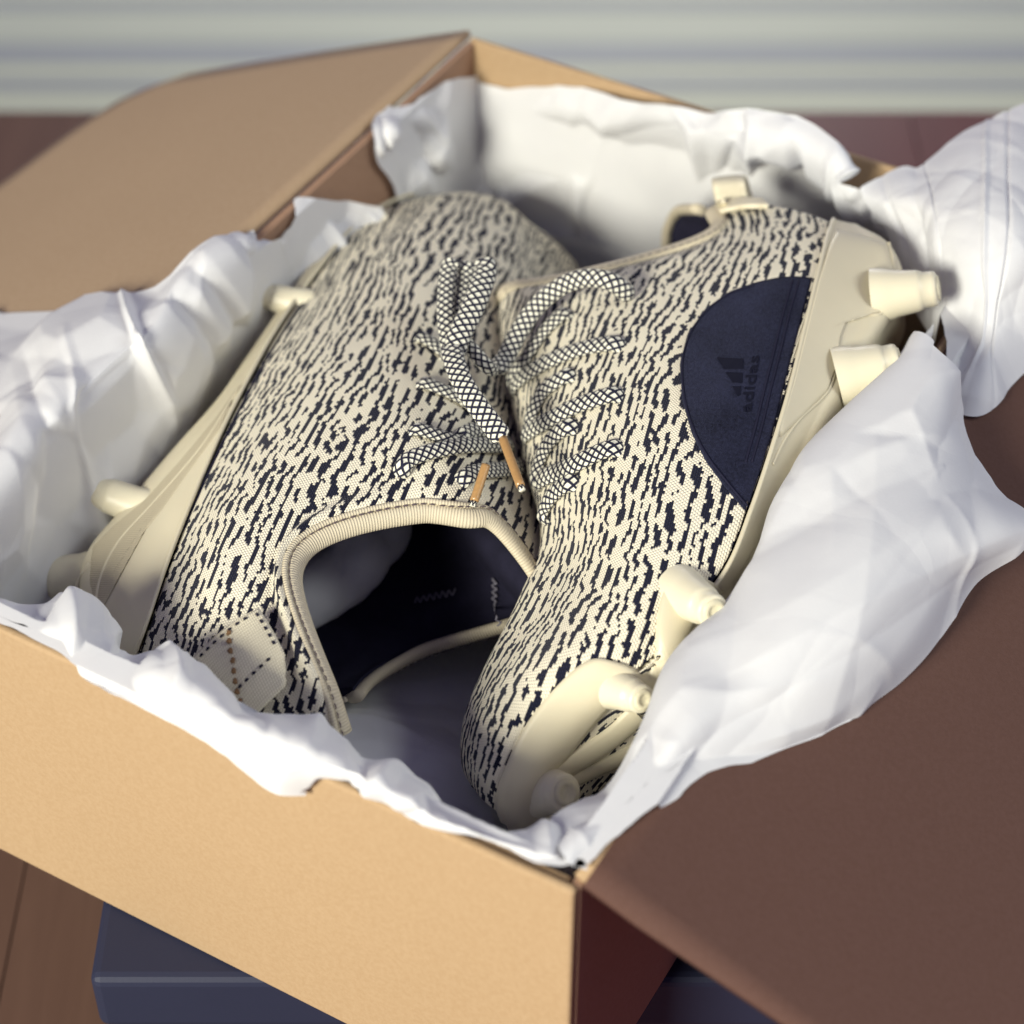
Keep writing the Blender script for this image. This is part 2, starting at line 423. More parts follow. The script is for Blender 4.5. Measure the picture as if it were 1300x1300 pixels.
# long flaps, bowed a little
def flap(name, u0, sgn, outline, drop, bow, mat):
    """outline: (v along hinge, distance out) polygon; sampled as a grid with a rounded end"""
    vs = [o_[0] for o_ in outline]
    n, m = 40, 24
    V = []
    vv = np.linspace(outline[0][0], outline[-1][0], n)
    dd = np.interp(vv, vs, [o_[1] for o_ in outline])
    for a in range(n):
        for b_ in range(m):
            t = dd[a] * b_ / (m - 1)
            an = drop + bow * (t / 0.2)
            x = math.cos(math.radians(drop + bow * 0.5 * t / 0.2)) * t
            z = -math.sin(math.radians(drop + bow * 0.5 * t / 0.2)) * t
            z += 0.0012 * math.sin(vv[a] * 17 + 1) * t / 0.2
            V.append(B3(u0 + sgn * x, vv[a], z - 0.0006))
    o = mesh_obj(name, V, grid_faces(n, m), mat, cb)
    sm = o.modifiers.new("thickness", 'SOLIDIFY'); sm.thickness = 0.0032; sm.offset = -1 if sgn < 0 else 1
    return o, np.array(V)
FD = 24.0
flapL, FLV = flap("lid_flap", -0.0008, -1, [(0.0, 0.24), (0.30, 0.24), (BL - 0.045, 0.232), (BL - 0.02, 0.222), (BL - 0.006, 0.205), (BL, 0.188)], FD, 1.5, M_KRAFTLID)
flapR, FRV = flap("side_flap", BW + 0.0008, 1, [(0.004, 0.02), (0.007, 0.05), (0.009, 0.2), (BL - 0.02, 0.2), (BL, 0.18)], 22.0, 2.0, M_SHADEFLAP)
# creased paper seam at the near corner
tube("hinge_crease", [B3(BW - .001, 0.006, 0.000), B3(BW + .002, 0.02, .0006), B3(BW + .001, 0.05, .0004), B3(BW + .001, BL - .01, .0004)], 0.0022, 0.0012, M_KRAFT, cb)
def flapz(px, py, off):
    """height (mm) of a point lying off mm above the folded-out left flap"""
    a = math.radians(FD + 0.8); nrm = np.array([0, 0, 1.0]) * math.cos(a) - E1 * math.sin(a)
    p0 = CL + nrm * off / 1000
    r = ray(px, py); t = ((p0 - O) @ nrm) / (r @ nrm)
    return (O + t * r)[2] * 1000

# ------------------------------------------------------------------ tissue paper
def crumple(P, amp, seed, scale=1.0):
    """creased paper: flat facets from a few straight folds, and local sharp crease lines"""
    r = np.random.RandomState(seed)
    shp = P.shape[:-1]; Q = P.reshape(-1, 3)
    out = np.zeros(len(Q))
    for k in range(5):
        n = r.normal(size=3); n /= np.linalg.norm(n)
        lam = r.uniform(0.045, 0.085) * scale
        t = (Q @ n) / lam + r.uniform(0, 1)
        out += np.abs((t % 1.0) - 0.5) * lam * r.uniform(0.10, 0.22)
    for k in range(46):
        c = Q[r.randint(len(Q))]
        n = r.normal(size=3); n /= np.linalg.norm(n)
        d = Q - c; w_ = r.uniform(0.0025, 0.008) * scale; L = r.uniform(0.015, 0.055) * scale
        x = d @ n
        along = np.sqrt(np.maximum((d * d).sum(1) - x * x, 0))
        out += np.exp(-np.abs(x) / w_) * np.clip(1 - along / L, 0, 1) * w_ * r.choice([-1, 1, 1]) * r.uniform(0.12, 0.42)
    out = out - np.median(out)
    return (out * amp).clip(-0.0045, 0.0045).reshape(shp)
def vnormals(G):
    du = np.gradient(G, axis=0); dv = np.gradient(G, axis=1)
    n = np.cross(du, dv); return n / (np.linalg.norm(n, axis=-1, keepdims=True) + 1e-12)
def sheet(name, ctrl, label, seed, amp=0.16, nu=300, nv=150, inside=True, edge=0.0, wscale=1.0, pleats=None):
    C = np.array([[P3(*q) if not isinstance(q, np.ndarray) else q for q in row] for row in ctrl])
    G = spline_grid(C, nu, nv)
    # ragged boundary
    N_ = vnormals(G)
    up = N_[..., 2:3] * 0 + 1
    wv = crumple(G, amp, seed, wscale)[..., None]
    G = G + N_ * wv
    if pleats:
        rp = np.random.RandomState(seed + 5); uu = np.linspace(0, 1, nu)[:, None]; vv = np.linspace(0, 1, nv)[None, :]
        D = np.zeros((nu, nv))
        for k in range(pleats[0]):
            c0 = (k + rp.uniform(0.15, 0.85)) / pleats[0]; sl = rp.uniform(-0.12, 0.12); wd = rp.uniform(0.010, 0.030)
            v0_, v1_ = rp.uniform(-0.2, 0.25), rp.uniform(0.6, 1.3)
            x = np.abs(uu - c0 - sl * (vv - 0.3)) / wd
            env = np.clip(1 - np.abs(vv - (v0_ + v1_) / 2) / ((v1_ - v0_) / 2), 0, 1) ** 0.6
            D += np.where(x < 1, (1 - x), 0) ** 1.3 * env * pleats[1] * rp.uniform(0.4, 1.2) * rp.choice([-1, 1])
        G = G + (N_ if (N_ @ np.array([0, -_c, _s])).mean() > 0 else -N_) * D[..., None]
    if inside:
        u, v = box_xy(G.reshape(-1, 3)); z = G[..., 2].ravel()
        below = np.clip((np.minimum(0, u * math.tan(math.radians(FD))) + 0.0015 - z) / 0.004, 0, 1)
        below = np.where(u < -0.03, 0, below)
        Q = G.reshape(-1, 3).copy()
        inbox = (u > -0.02) & (u < BW + 0.02)
        def push(d, vec):
            nonlocal Q
            Q = Q + (np.clip(d, 0, None) * below)[:, None] * vec
        if inside in (True, 'back', 'left'):
            push(0.0060 - u, E1)
        if inside in (True, 'back'):
            push(v - (BL - 0.0060), -E2)
        Q[:, 2] = np.maximum(Q[:, 2], -BH + 0.006)
        G = Q.reshape(G.shape)
    Q = G.reshape(-1, 3).copy(); u, v = box_xy(Q)
    # rests on the flaps and the rims, never through them
    tn = math.tan(math.radians(22.0))
    zr = np.where(u > BW, -(u - BW) * tn * 1.0 + 0.0040, -1.0)
    zr = np.where(v < 0.004, -1.0, zr)
    zl = np.where((u < 0) & (v > 0), u * math.tan(math.radians(FD - 0.5)) + 0.0025, -1.0)
    on_rim = ((np.abs(u - BW) < 0.008) & (v > -0.002)) | ((v > -0.003) & (v < 0.0085) & (u > -0.01) & (u < BW + 0.004))
    zt_ = np.where(on_rim, 0.0038, -1.0)
    if inside == 'back': zt_ = zt_ * 0 - 1
    Q[:, 2] = np.maximum.reduce([Q[:, 2], zr, zl, zt_])
    G = Q.reshape(G.shape)
    for _ in range(1):
        G[1:-1, 1:-1] = (G[:-2, 1:-1] + G[2:, 1:-1] + G[1:-1, :-2] + G[1:-1, 2:] + 4 * G[1:-1, 1:-1]) / 8
    o = mesh_obj(name, G.reshape(-1, 3), grid_faces(nu, nv), M_TISSUE)
    return tag(o, label, "tissue paper", "crumpled white tissue paper lining the box"), G

F_ = lambda x, y, off: (x, y, flapz(x, y, off))
def W_(x, y, off=8.0):
    # point off mm inside the left wall, kept above the box floor
    p0 = CL + E1 * off / 1000; r = ray(x, y); t = ((p0 - O) @ E1) / (r @ E1)
    return (x, y, max((O + t * r)[2] * 1000, -128))
T1 = [
 [F_(-60, 412, 4), F_(-60, 540, 6), (-60, 650, 4), W_(-40, 720), W_(-20, 820, 12), W_(0, 900, 22)],
 [F_(0, 400, 4), F_(0, 500, 7), (5, 595, 5), W_(25, 680), W_(45, 760, 12), W_(80, 860, 20)],
 [F_(60, 392, 5), F_(70, 460, 9), (85, 522, 6), W_(108, 610, 8), W_(135, 700, 10), W_(180, 780, 20)],
 [F_(120, 385, 5), F_(130, 430, 9), (150, 468, 5), W_(172, 545, 8), W_(205, 620, 11), W_(250, 700, 20)],
 [F_(175, 371, 6), F_(187, 400, 8), (205, 430, 3), W_(232, 490, 8), W_(270, 560, 12), W_(320, 640, 22)],
 [(230, 334, 6), (238, 354, 8), W_(258, 388, 6), W_(286, 440, 8), W_(325, 500, 12), W_(370, 580, 22)],
 [(290, 302, 4), (298, 318, 5), W_(313, 344, 6), W_(335, 390, 8), W_(370, 440, 12), W_(420, 520, 22)],
 [(338, 291, -4), W_(345, 305, 5), W_(356, 324, 7), W_(378, 360, 9), W_(405, 405, 12), W_(450, 480, 22)],
 [W_(385, 253, 5), W_(390, 268, 6), W_(400, 292, 8), W_(418, 330, 10), W_(445, 370, 13), W_(500, 440, 22)],
 [W_(432, 254, 6), W_(436, 270, 7), W_(446, 292, 9), W_(460, 325, 12), W_(488, 360, 16), W_(530, 420, 24)],
 [W_(478, 262, 12), W_(485, 278, 14), W_(495, 296, 16), W_(510, 320, 20), W_(530, 350, 25), W_(560, 400, 30)],
]
s1, G1 = sheet("tissue_paper", T1, "grey white tissue paper spilling over the left rim onto the long folded-out flap", 11, 0.9, inside='left', pleats=(10, 0.005))
T2 = [
 [(466, 157, 4), (469, 185, -6), (476, 215, -20), (480, 250, -45), (495, 300, -85)],
 [(500, 131, 3), (505, 165, -2), (510, 200, -20), (515, 240, -45), (530, 300, -90)],
 [(560, 105, -5), (560, 145, -14), (565, 190, -34), (570, 240, -62), (585, 300, -100)],
 [(603, 91, -18), (605, 130, -32), (611, 185, -54), (620, 260, -84), (640, 350, -122)],
 [(640, 106, -18), (645, 150, -32), (652, 205, -57), (662, 280, -90), (690, 380, -128)],
 [(730, 106, -8), (735, 150, -22), (745, 215, -54), (757, 290, -88), (780, 390, -128)],
 [(820, 126, 2), (825, 165, -12), (830, 215, -42), (837, 285, -80), (845, 370, -122)],
 [(900, 142, 8), (905, 180, 0), (906, 225, -26), (908, 275, -62), (910, 350, -108)],
 [(955, 138, 20), (958, 175, 10), (960, 215, -15), (965, 255, -50), (970, 325, -98)],
 [(1020, 154, 18), (1022, 190, 10), (1022, 225, -14), (1025, 262, -48), (1030, 335, -92)],
 [(1058, 180, 16), (1062, 212, 10), (1066, 243, -8), (1072, 275, -38), (1080, 345, -80)],
 [(1076, 228, 8), (1090, 250, 2), (1105, 272, -10), (1120, 302, -30), (1140, 355, -60)],
 [(1130, 255, 2), (1140, 272, -2), (1150, 292, -10), (1160, 322, -25), (1170, 370, -50)],
]
s2, G2 = sheet("tissue_paper", T2, "bright crumpled tissue paper standing up along the far back rim behind both boots", 23, 1.8, inside='back', pleats=(14, 0.0055))
T3 = [
 [(1092, 240, 8), (1098, 255, 6), (1105, 275, 2), (1112, 294, -5), (1125, 320, -18)],
 [(1145, 218, 12), (1150, 250, 18), (1155, 285, 12), (1167, 335, 4), (1174, 412, -16)],
 [(1175, 214, 15), (1188, 250, 26), (1198, 300, 24), (1205, 380, 8), (1200, 470, -8)],
 [(1240, 161, 20), (1245, 230, 34), (1250, 310, 32), (1248, 425, 10), (1228, 533, -8)],
 [(1300, 132, 22), (1305, 220, 35), (1310, 300, 32), (1302, 388, 14), (1300, 468, -8)],
 [(1390, 118, 10), (1390, 210, 24), (1392, 270, 18), (1392, 320, 8), (1390, 400, -16)],
]
s3, G3 = sheet("tissue_paper", T3, "smooth billow of white tissue paper over the right-hand corner of the box", 31, 0.7, inside=False, pleats=(6, 0.002))
T4 = [
 [(1178, 450, -20), (1171, 430, 12), (1185, 450, 17), (1200, 470, 18), (1214, 490, 14), (1230, 515, 8)],
 [(1175, 500, -20), (1148, 466, 12), (1175, 490, 20), (1205, 520, 20), (1232, 548, 14), (1252, 572, 4)],
 [(1110, 560, -25), (1085, 525, 10), (1130, 550, 20), (1190, 580, 22), (1243, 603, 12), (1266, 612, 0)],
 [(1050, 640, -30), (1022, 588, 8), (1090, 620, 20), (1170, 650, 22), (1255, 668, 10), (1304, 674, -4)],
 [(1020, 700, -35), (985, 640, 6), (1050, 680, 20), (1130, 710, 20), (1205, 735, 6), (1240, 742, -10)],
 [(985, 760, -40), (950, 702, 4), (1010, 750, 18), (1080, 790, 16), (1150, 812, 2), (1195, 818, -14)],
 [(955, 810, -45), (925, 768, 0), (970, 812, 14), (1030, 852, 12), (1090, 876, -2), (1140, 875, -16)],
 [(920, 860, -50), (890, 810, -2), (930, 860, 10), (970, 900, 8), (1020, 930, -4), (1060, 932, -16)],
 [(880, 910, -55), (856, 856, -8), (876, 902, 8), (900, 945, 6), (940, 975, -4), (975, 980, -14)],
 [(850, 960, -60), (834, 916, -12), (838, 954, 3), (843, 990, 3), (872, 1008, -5), (905, 1015, -13)],
 [(815, 1010, -60), (806, 972, -14), (804, 1004, 0), (795, 1025, 3), (825, 1038, -3), (856, 1044, -9)],
 [(770, 1045, -60), (764, 1016, -16), (756, 1040, -2), (745, 1062, 4), (772, 1070, 1), (803, 1076, -6)],
 [(725, 1075, -60), (706, 1052, -20), (712, 1066, -6), (712, 1083, 4), (726, 1098, 4), (744, 1110, 1)],
]
s4, G4 = sheet("tissue_paper", T4, "broad white tissue paper draped over the right rim onto the shaded flap beside the soles", 47, 0.9, inside=False)
T5 = []
for r_ in [
 [(-60, 745, -2), (-50, 752, 3), (-40, 775, 3)], [(30, 765, -3), (25, 790, 4), (20, 811, 1)], [(100, 758, -5), (88, 795, 4), (80, 838, 0)],
 [(130, 793, -12), (120, 822, -1), (108, 864, 0)], [(158, 830, -12), (150, 850, -2), (138, 882, 0)], [(205, 818, -3), (197, 850, 7), (186, 902, 0)],
 [(255, 833, -2), (247, 880, 9), (238, 925, 0)], [(310, 873, -2), (305, 915, 11), (287, 962, -4)], [(400, 905, -2), (387, 955, 11), (345, 1004, -9)],
 [(445, 934, -3), (440, 975, 11), (430, 1012, -7)], [(510, 982, -4), (507, 1010, 10), (500, 1042, -4)], [(570, 1027, -5), (570, 1045, 9), (563, 1070, -4)],
 [(620, 1043, -6), (625, 1062, 7), (628, 1094, -3)], [(680, 1047, -6), (680, 1075, 7), (688, 1118, -2)], [(740, 1050, -8), (738, 1085, 4), (742, 1122, 0)]]:
    a, b_, c_ = r_
    T5.append([(a[0] + 4, a[1] + 90, a[2] - 62), (a[0] + 1, a[1] + 20, a[2] - 14), a, b_, c_])
s5, G5 = sheet("tissue_paper", T5, "rumpled strip of tissue paper rolled over the near left rim of the tan box", 59, 0.8, inside=False, wscale=0.8, pleats=(16, 0.0035))
# sheet on the bottom and up the inner walls, one crumpled bowl
per = []
m_ = 0.008
for k in range(240):
    a = 2 * math.pi * k / 240
    ca, sa = math.cos(a), math.sin(a)
    e = 5.0
    rr = (abs(ca) ** e + abs(sa) ** e) ** (-1 / e)
    per.append((ca * rr, sa * rr))
V = []
rows = 70
for i in range(rows):
    t = i / (rows - 1)
    if t < 0.5: rad = 2 * t; z = -BH + 0.008 + 0.02 * max(0, rad - 0.75) ** 2 * 8
    else: rad = 1.0; z = -BH + 0.018 + (t - 0.5) * 2 * 0.035
    for (cx, cy) in per:
        V.append(B3(BW / 2 + cx * (BW / 2 - m_) * rad, BL / 2 + cy * (BL / 2 - m_) * rad, z))
V = np.array(V).reshape(rows, 240, 3)
wv = crumple(V, 1.0, 77)
ctr = B3(BW / 2, BL / 2, 0.02)
dirn = ctr - V; dirn /= np.linalg.norm(dirn, axis=-1, keepdims=True)
V = V + dirn * (np.abs(wv)[..., None] * 0.5)
tag(mesh_obj("tissue_paper", V.reshape(-1, 3), grid_faces(rows, 240, closev=True), M_TISSUE),
    "shadowed bottom sheet of tissue paper lying in the depth of the box under the boots", "tissue paper", "crumpled white tissue paper lining the box")

T6 = [
 [(330, 930, -60), (380, 840, -92), (430, 740, -112), (500, 660, -124)],
 [(440, 990, -48), (480, 900, -86), (520, 800, -108), (580, 700, -122)],
 [(520, 1040, -44), (560, 950, -84), (600, 850, -104), (650, 740, -120)],
 [(600, 1085, -44), (640, 1010, -82), (690, 920, -100), (740, 820, -118)],
 [(680, 1110, -44), (720, 1060, -78), (780, 980, -96), (840, 880, -112)],
]
sheet("tissue_paper", T6, "shaded lavender fold of tissue paper in the gap below the left boot's collar opening", 83, 0.8, inside=False)

# ------------------------------------------------------------------ boots
def arc_uv(G):
    du = np.linalg.norm(np.diff(G, axis=0), axis=2); dv = np.linalg.norm(np.diff(G, axis=1), axis=2)
    mid = G.shape[1] // 4
    u = np.r_[0, np.cumsum(du[:, mid])]
    v = np.concatenate([np.zeros((G.shape[0], 1)), np.cumsum(dv, axis=1)], 1)
    v = v - v[:, mid:mid + 1]
    return np.stack([np.repeat(u[:, None], G.shape[1], 1), v], -1)
def knit_uv(G, deg):
    """flattened pattern piece: the rows of the knit keep one direction over the whole side"""
    nv = G.shape[1]; mid = nv // 4; j4 = int(nv * 4 / 9)
    dv = np.linalg.norm(np.diff(G, axis=1), axis=2)
    v = np.concatenate([np.zeros((G.shape[0], 1)), np.cumsum(dv, axis=1)], 1); v = v - v[:, mid:mid + 1]
    up = np.array([0, _s, _c]); rt = np.array([1.0, 0, 0]); t = math.radians(deg)
    a = math.cos(t) * rt + math.sin(t) * up; b_ = math.sin(t) * rt - math.cos(t) * up
    ac = G[:, j4] - G[:, 3]
    for _ in range(25): ac[1:-1] = (ac[:-2] + ac[1:-1] + ac[2:]) / 3
    vw = np.array([0, _c, -_s]); ac = ac - (ac @ vw)[:, None] * vw
    ac = ac / np.linalg.norm(ac, axis=1)[:, None]
    M = G[:, mid]
    U = (M @ a)[:, None] + v * (ac @ a)[:, None]
    W = (M @ b_)[:, None] + v * (ac @ b_)[:, None]
    return np.stack([U + 5, W + 5], -1)

def build_upper(name, rings, open_rng, root, deg, nu=260, nv=150):
    """rings: stations of 10 points (5 upper side, sole to ridge, then 5 lower side back to the sole)"""
    C = np.array(rings); nst = C.shape[0]
    G = spline_grid(C, nu, nv)
    a, b_ = open_rng
    i0 = int(round(a / (nst - 1) * (nu - 1))); i1 = int(round(b_ / (nst - 1) * (nu - 1)))
    j4 = int(round(4 / 9 * (nv - 1))); j5 = int(round(5 / 9 * (nv - 1)))
    keep = lambda i, j: not (i0 <= i < i1 and j4 <= j < j5)
    # close toe with the last ring collapsing
    F = grid_faces(nu, nv, keep=keep)
    UV = knit_uv(G, deg)
    off = 0.0
    V = G.reshape(-1, 3)
    o = mesh_obj(name, V, F, None, root, uv=UV.reshape(-1, 2) + off, mats=[M_KNIT, M_LINING])
    sd = o.modifiers.new("lining", 'SOLIDIFY'); sd.thickness = 0.0032; sd.offset = -1; sd.material_offset = 1; sd.material_offset_rim = 1
    loop = [G[i, j4] for i in range(i0, i1 + 1)] + [G[i1, j] for j in range(j4 + 1, j5)] + [G[i, j5] for i in range(i1, i0 - 1, -1)]
    N_ = vnormals(G)
    if (N_[:, 10:50] @ np.array([0, -_c, _s])).mean() < 0: N_ = -N_
    nl = [N_[i, j4] for i in range(i0, i1 + 1)] + [N_[i1, j] for j in range(j4 + 1, j5)] + [N_[i, j5] for i in range(i1, i0 - 1, -1)]
    if i0 > 0:
        loop += [G[i0, j] for j in range(j5 - 1, j4, -1)]; nl += [N_[i0, j] for j in range(j5 - 1, j4, -1)]
    return o, G, np.array(loop), np.array(nl), bvh_of(V, F), (i0, i1, j4, j5)

def stitches(name, path, nrm, off, dash, gap, r, mat, parent):
    P, Ln = resample(path, 600); Nn, _ = resample(np.hstack([path, nrm]), 600); Nn = Nn[:, 3:]
    Nn = Nn / (np.linalg.norm(Nn, axis=1)[:, None] + 1e-9)
    k = int(Ln / (dash + gap)); V = []; F = []
    T = np.gradient(P, axis=0); T /= np.linalg.norm(T, axis=1)[:, None] + 1e-12
    for q in range(k):
        a = int((q * (dash + gap)) / Ln * 599); b_ = min(599, int((q * (dash + gap) + dash) / Ln * 599))
        if b_ <= a: continue
        m = (a + b_) // 2; S = np.cross(T[m], Nn[m])
        o = len(V)
        for (idx, rr, hh) in ((a, 0.5, 0.0), (m, 1.0, 0.7), (b_, 0.5, 0.0)):
            c = P[idx] + Nn[idx] * (off + r * hh)
            V += [c - S * r * rr, c + Nn[idx] * r * 0.8, c + S * r * rr]
        for s_ in (0, 3):
            F += [(o + s_, o + s_ + 1, o + s_ + 4, o + s_ + 3), (o + s_ + 1, o + s_ + 2, o + s_ + 5, o + s_ + 4)]
    ob = mesh_obj(name, V, F, mat, parent)
    ob["kind"] = "stuff"
    return ob

def px_path(bvh, pts, n, lift, fallback=None, closed=False):
    """polyline in photo positions dropped on a surface, lifted along the normal"""
    q = spline(np.array(pts, float)[:, :2], n, closed)
    P, Nn = [], []
    last = None
    for x, y in q:
        h, nn = hit(bvh, x, y)
        P.append(h); Nn.append(nn)
    ok = [i for i, h in enumerate(P) if h is not None]
    if not ok: raise RuntimeError("path misses surface " + str(pts[0]))
    for i in range(len(P)):
        if P[i] is None:
            j = min(ok, key=lambda a: abs(a - i)); 
            r = ray(*q[i]); t = (P[j] - O) @ np.array([0, _c, -_s]); P[i] = O + r * t; Nn[i] = Nn[j]
    P = np.array(P); Nn = np.array(Nn)
    for _ in range(3):
        Nn[1:-1] = (Nn[:-2] + Nn[1:-1] + Nn[2:]) / 3
    Nn /= np.linalg.norm(Nn, axis=1)[:, None]
    return P + Nn * lift, Nn

def patch(name, bvh, outline, th, mat, parent, rings=14, n=120, closed_spline=True, lift=0.0, dome=0.0):
    """raised panel following the surface inside an outline (photo positions)"""
    o2 = np.array(outline, float)
    o2 = spline(o2, n, True) if closed_spline else resample(np.vstack([o2, o2[:1]]), n + 1)[0][:-1]
    c = o2.mean(0)
    V, F = [], []
    last = None
    for r_ in range(rings + 1):
        t = 1 - r_ / rings
        for k in range(n):
            x, y = c + (o2[k] - c) * t
            h, nn = hit(bvh, x, y)
            if h is None:
                h, nn = last if last else (P3(x, y, 0), np.array([0, -.7, .7]))
            else: last = (h, nn)
            e = min(1.0, r_ / 1.2)
            V.append(h + nn * (lift + th * (0.25 + 0.75 * e) + dome * (1 - t * t)))
    V = np.array(V).reshape(rings + 1, n, 3)
    # skirt pushed into the surface
    sk = []
    for k in range(n):
        x, y = o2[k]; h, nn = hit(bvh, x, y)
        if h is None: h, nn = last
        sk.append(h - nn * 0.0008)
    V = np.concatenate([np.array(sk)[None], V], 0)
    return mesh_obj(name, V.reshape(-1, 3), grid_faces(rings + 2, n, closev=True), mat, parent,
                    uv=np.stack([V.reshape(-1, 3) @ E1, V.reshape(-1, 3) @ (np.array([0, _s, _c]))], 1))

def nrmz(v): v = np.asarray(v, float); return v / np.linalg.norm(v)

# ---------- left boot
lb = tag(empty("football_boot"), "football boot on the left with its collar opening facing the viewer and toe pointing away", "football boot", "pair of knitted football boots in the box")
LT = [
 [(165, 852, -48), (225, 892, -38), (290, 916, -34), (360, 936, -34), (438, 930, -34)],
 [(188, 800, -32), (250, 822, -20), (312, 840, -17), (365, 858, -18), (418, 866, -20)],
 [(212, 728, -26), (262, 748, -14), (304, 760, -11), (345, 772, -12), (384, 790, -14)],
 [(236, 665, -24), (278, 682, -11), (314, 697, -8), (346, 714, -9), (372, 733, -12)],
 [(261, 605, -23), (302, 626, -9), (337, 647, -6), (368, 670, -7), (393, 695, -12)],
 [(290, 540, -22), (336, 570, -7), (380, 600, -4), (418, 634, -6), (450, 667, -12)],
 [(320, 482, -22), (375, 520, -5), (430, 560, -2), (482, 605, -5), (535, 653, -14)],
 [(352, 425, -24), (415, 465, -5), (485, 515, -1), (560, 580, -6), (628, 652, -20)],
 [(385, 375, -29), (450, 410, -9), (525, 455, -4), (605, 505, -16), (676, 560, -48)],
 [(418, 330, -30), (480, 355, -13), (548, 388, -9), (622, 420, -25), (694, 450, -60)],
 [(452, 290, -33), (510, 305, -20), (575, 325, -19), (642, 345, -30), (704, 365, -56)],
 [(492, 263, -40), (545, 265, -30), (598, 275, -31), (652, 290, -40), (696, 310, -60)],
 [(530, 250, -50), (565, 246, -45), (603, 246, -45), (642, 257, -52), (672, 282, -64)],
 [(560, 252, -72), (582, 248, -66), (606, 250, -63), (630, 258, -66), (648, 272, -72)],
]
far = [(452, 885, -64), (472, 862, -74), (505, 842, -78), (540, 823, -78), (590, 808, -76), (640, 795, -72), (682, 778, -62), (684, 735, -42)]
DL = nrmz(P3(500, 845, -80) - P3(384, 790, -14))
wL = [56, 64, 66, 68, 70, 72, 76, 80, 82, 82, 76, 62, 40, 18]
ringsL = []
for i, row in enumerate(LT):
    top = [P3(*q) for q in row]
    w_ = wL[i] / 1000
    if i < 8: e = P3(*far[i])
    else:
        e = top[4] + DL * w_ * 0.55
        e = e + nrmz(top[4] - top[0]) * 0.004
    s0 = top[0] + DL * w_
    low = []
    for k in range(5):
        t = k / 4
        q = e * (1 - t) + s0 * t + DL * 0.012 * math.sin(math.pi * t) * (w_ / 0.07)
        low.append(q)
    ringsL.append(top + low)
upL, GL, loopL, loopLn, bvhL, idxL = build_upper("upper", ringsL, (0, 7), lb, 70)
# piping round the collar
def smooth_closed(P, it=6):
    P = np.array(P)
    for _ in range(it): P = (np.roll(P, 1, 0) + 2 * P + np.roll(P, -1, 0)) / 4
    return P
def smooth_open(P, it=6):
    P = np.array(P)
    for _ in range(it): P[1:-1] = (P[:-2] + 2 * P[1:-1] + P[2:]) / 4
    return P
lp, _ = resample(np.hstack([loopL, loopLn]), 260)
lpP = smooth_open(lp[:, :3], 30); lpN = smooth_open(lp[:, 3:], 30)
lpN /= np.linalg.norm(lpN, axis=1)[:, None]
# axis across the opening: keeps the band flat to the outside
cen = lpP.mean(0)
tube("collar_piping", lpP, 0.0038, 0.0024, M_PIPE, lb, nrm=lpN, seg=14)
tq = np.gradient(lpP, axis=0); tq /= np.linalg.norm(tq, axis=1)[:, None]
outw = np.cross(lpN, tq); sg = np.sign((outw * (lpP - cen)).sum(1)); outw *= sg[:, None]
stitches("stitching", lpP + outw * 0.0041 + lpN * 0.0013, lpN, 0.0, 0.0022, 0.0012, 0.00042, M_THREAD, lb)
tube("collar_edge", lpP + outw * 0.0046 - lpN * 0.0004, 0.0013, 0.0012, M_PIPE, lb, nrm=lpN, seg=8)

# boot lining details seen through the collar
def in_grid(G, nu_, off):
    return G
i0, i1, j4, j5 = idxL
NL = vnormals(GL)
# pale insole lying against the sole side, inside
ins = []
for t in np.linspace(0.5, 6.6, 30):
    i = int(t / 13 * 259)
    a = GL[i, 2]; b_ = GL[i, -3]
    row = []
    up_ = nrmz((GL[i, j4] + GL[i, j5]) / 2 - (a + b_) / 2)
    for s_ in np.linspace(0.12, 0.88, 12):
        row.append(a * (1 - s_) + b_ * s_ + up_ * (0.010 + 0.004 * (2 * s_ - 1) ** 2))
    ins.append(row)
ins = np.array(ins)
mesh_obj("insole", ins.reshape(-1, 3), grid_faces(30, 12), M_INSOLE, lb)

# paper stuffing pushed into the left boot
V = []; nA, nB = 40, 60
c0 = P3(436, 716, -68)
ax1 = nrmz(P3(560, 640, -45) - P3(420, 800, -50)) * 0.044; ax2 = nrmz(GL[110, j4] - GL[110, 20]) * 0.013; ax3 = DL * 0.017
for i in range(nA):
    th_ = math.pi * i / (nA - 1)
    for j in range(nB):
        a = 2 * math.pi * j / nB
        V.append(c0 + ax1 * math.cos(th_) + ax2 * math.sin(th_) * math.cos(a) + ax3 * math.sin(th_) * math.sin(a))
V = np.array(V).reshape(nA, nB, 3)
V = V + (V - c0) / np.linalg.norm(V - c0, axis=-1, keepdims=True) * crumple(V, 1.2, 91, 0.6)[..., None]
tag(mesh_obj("tissue_paper", V.reshape(-1, 3), grid_faces(nA, nB, closev=True), M_TISSUE),
    "crumpled ball of tissue paper stuffed inside the collar of the left boot", "tissue paper", "crumpled white tissue paper lining the box")

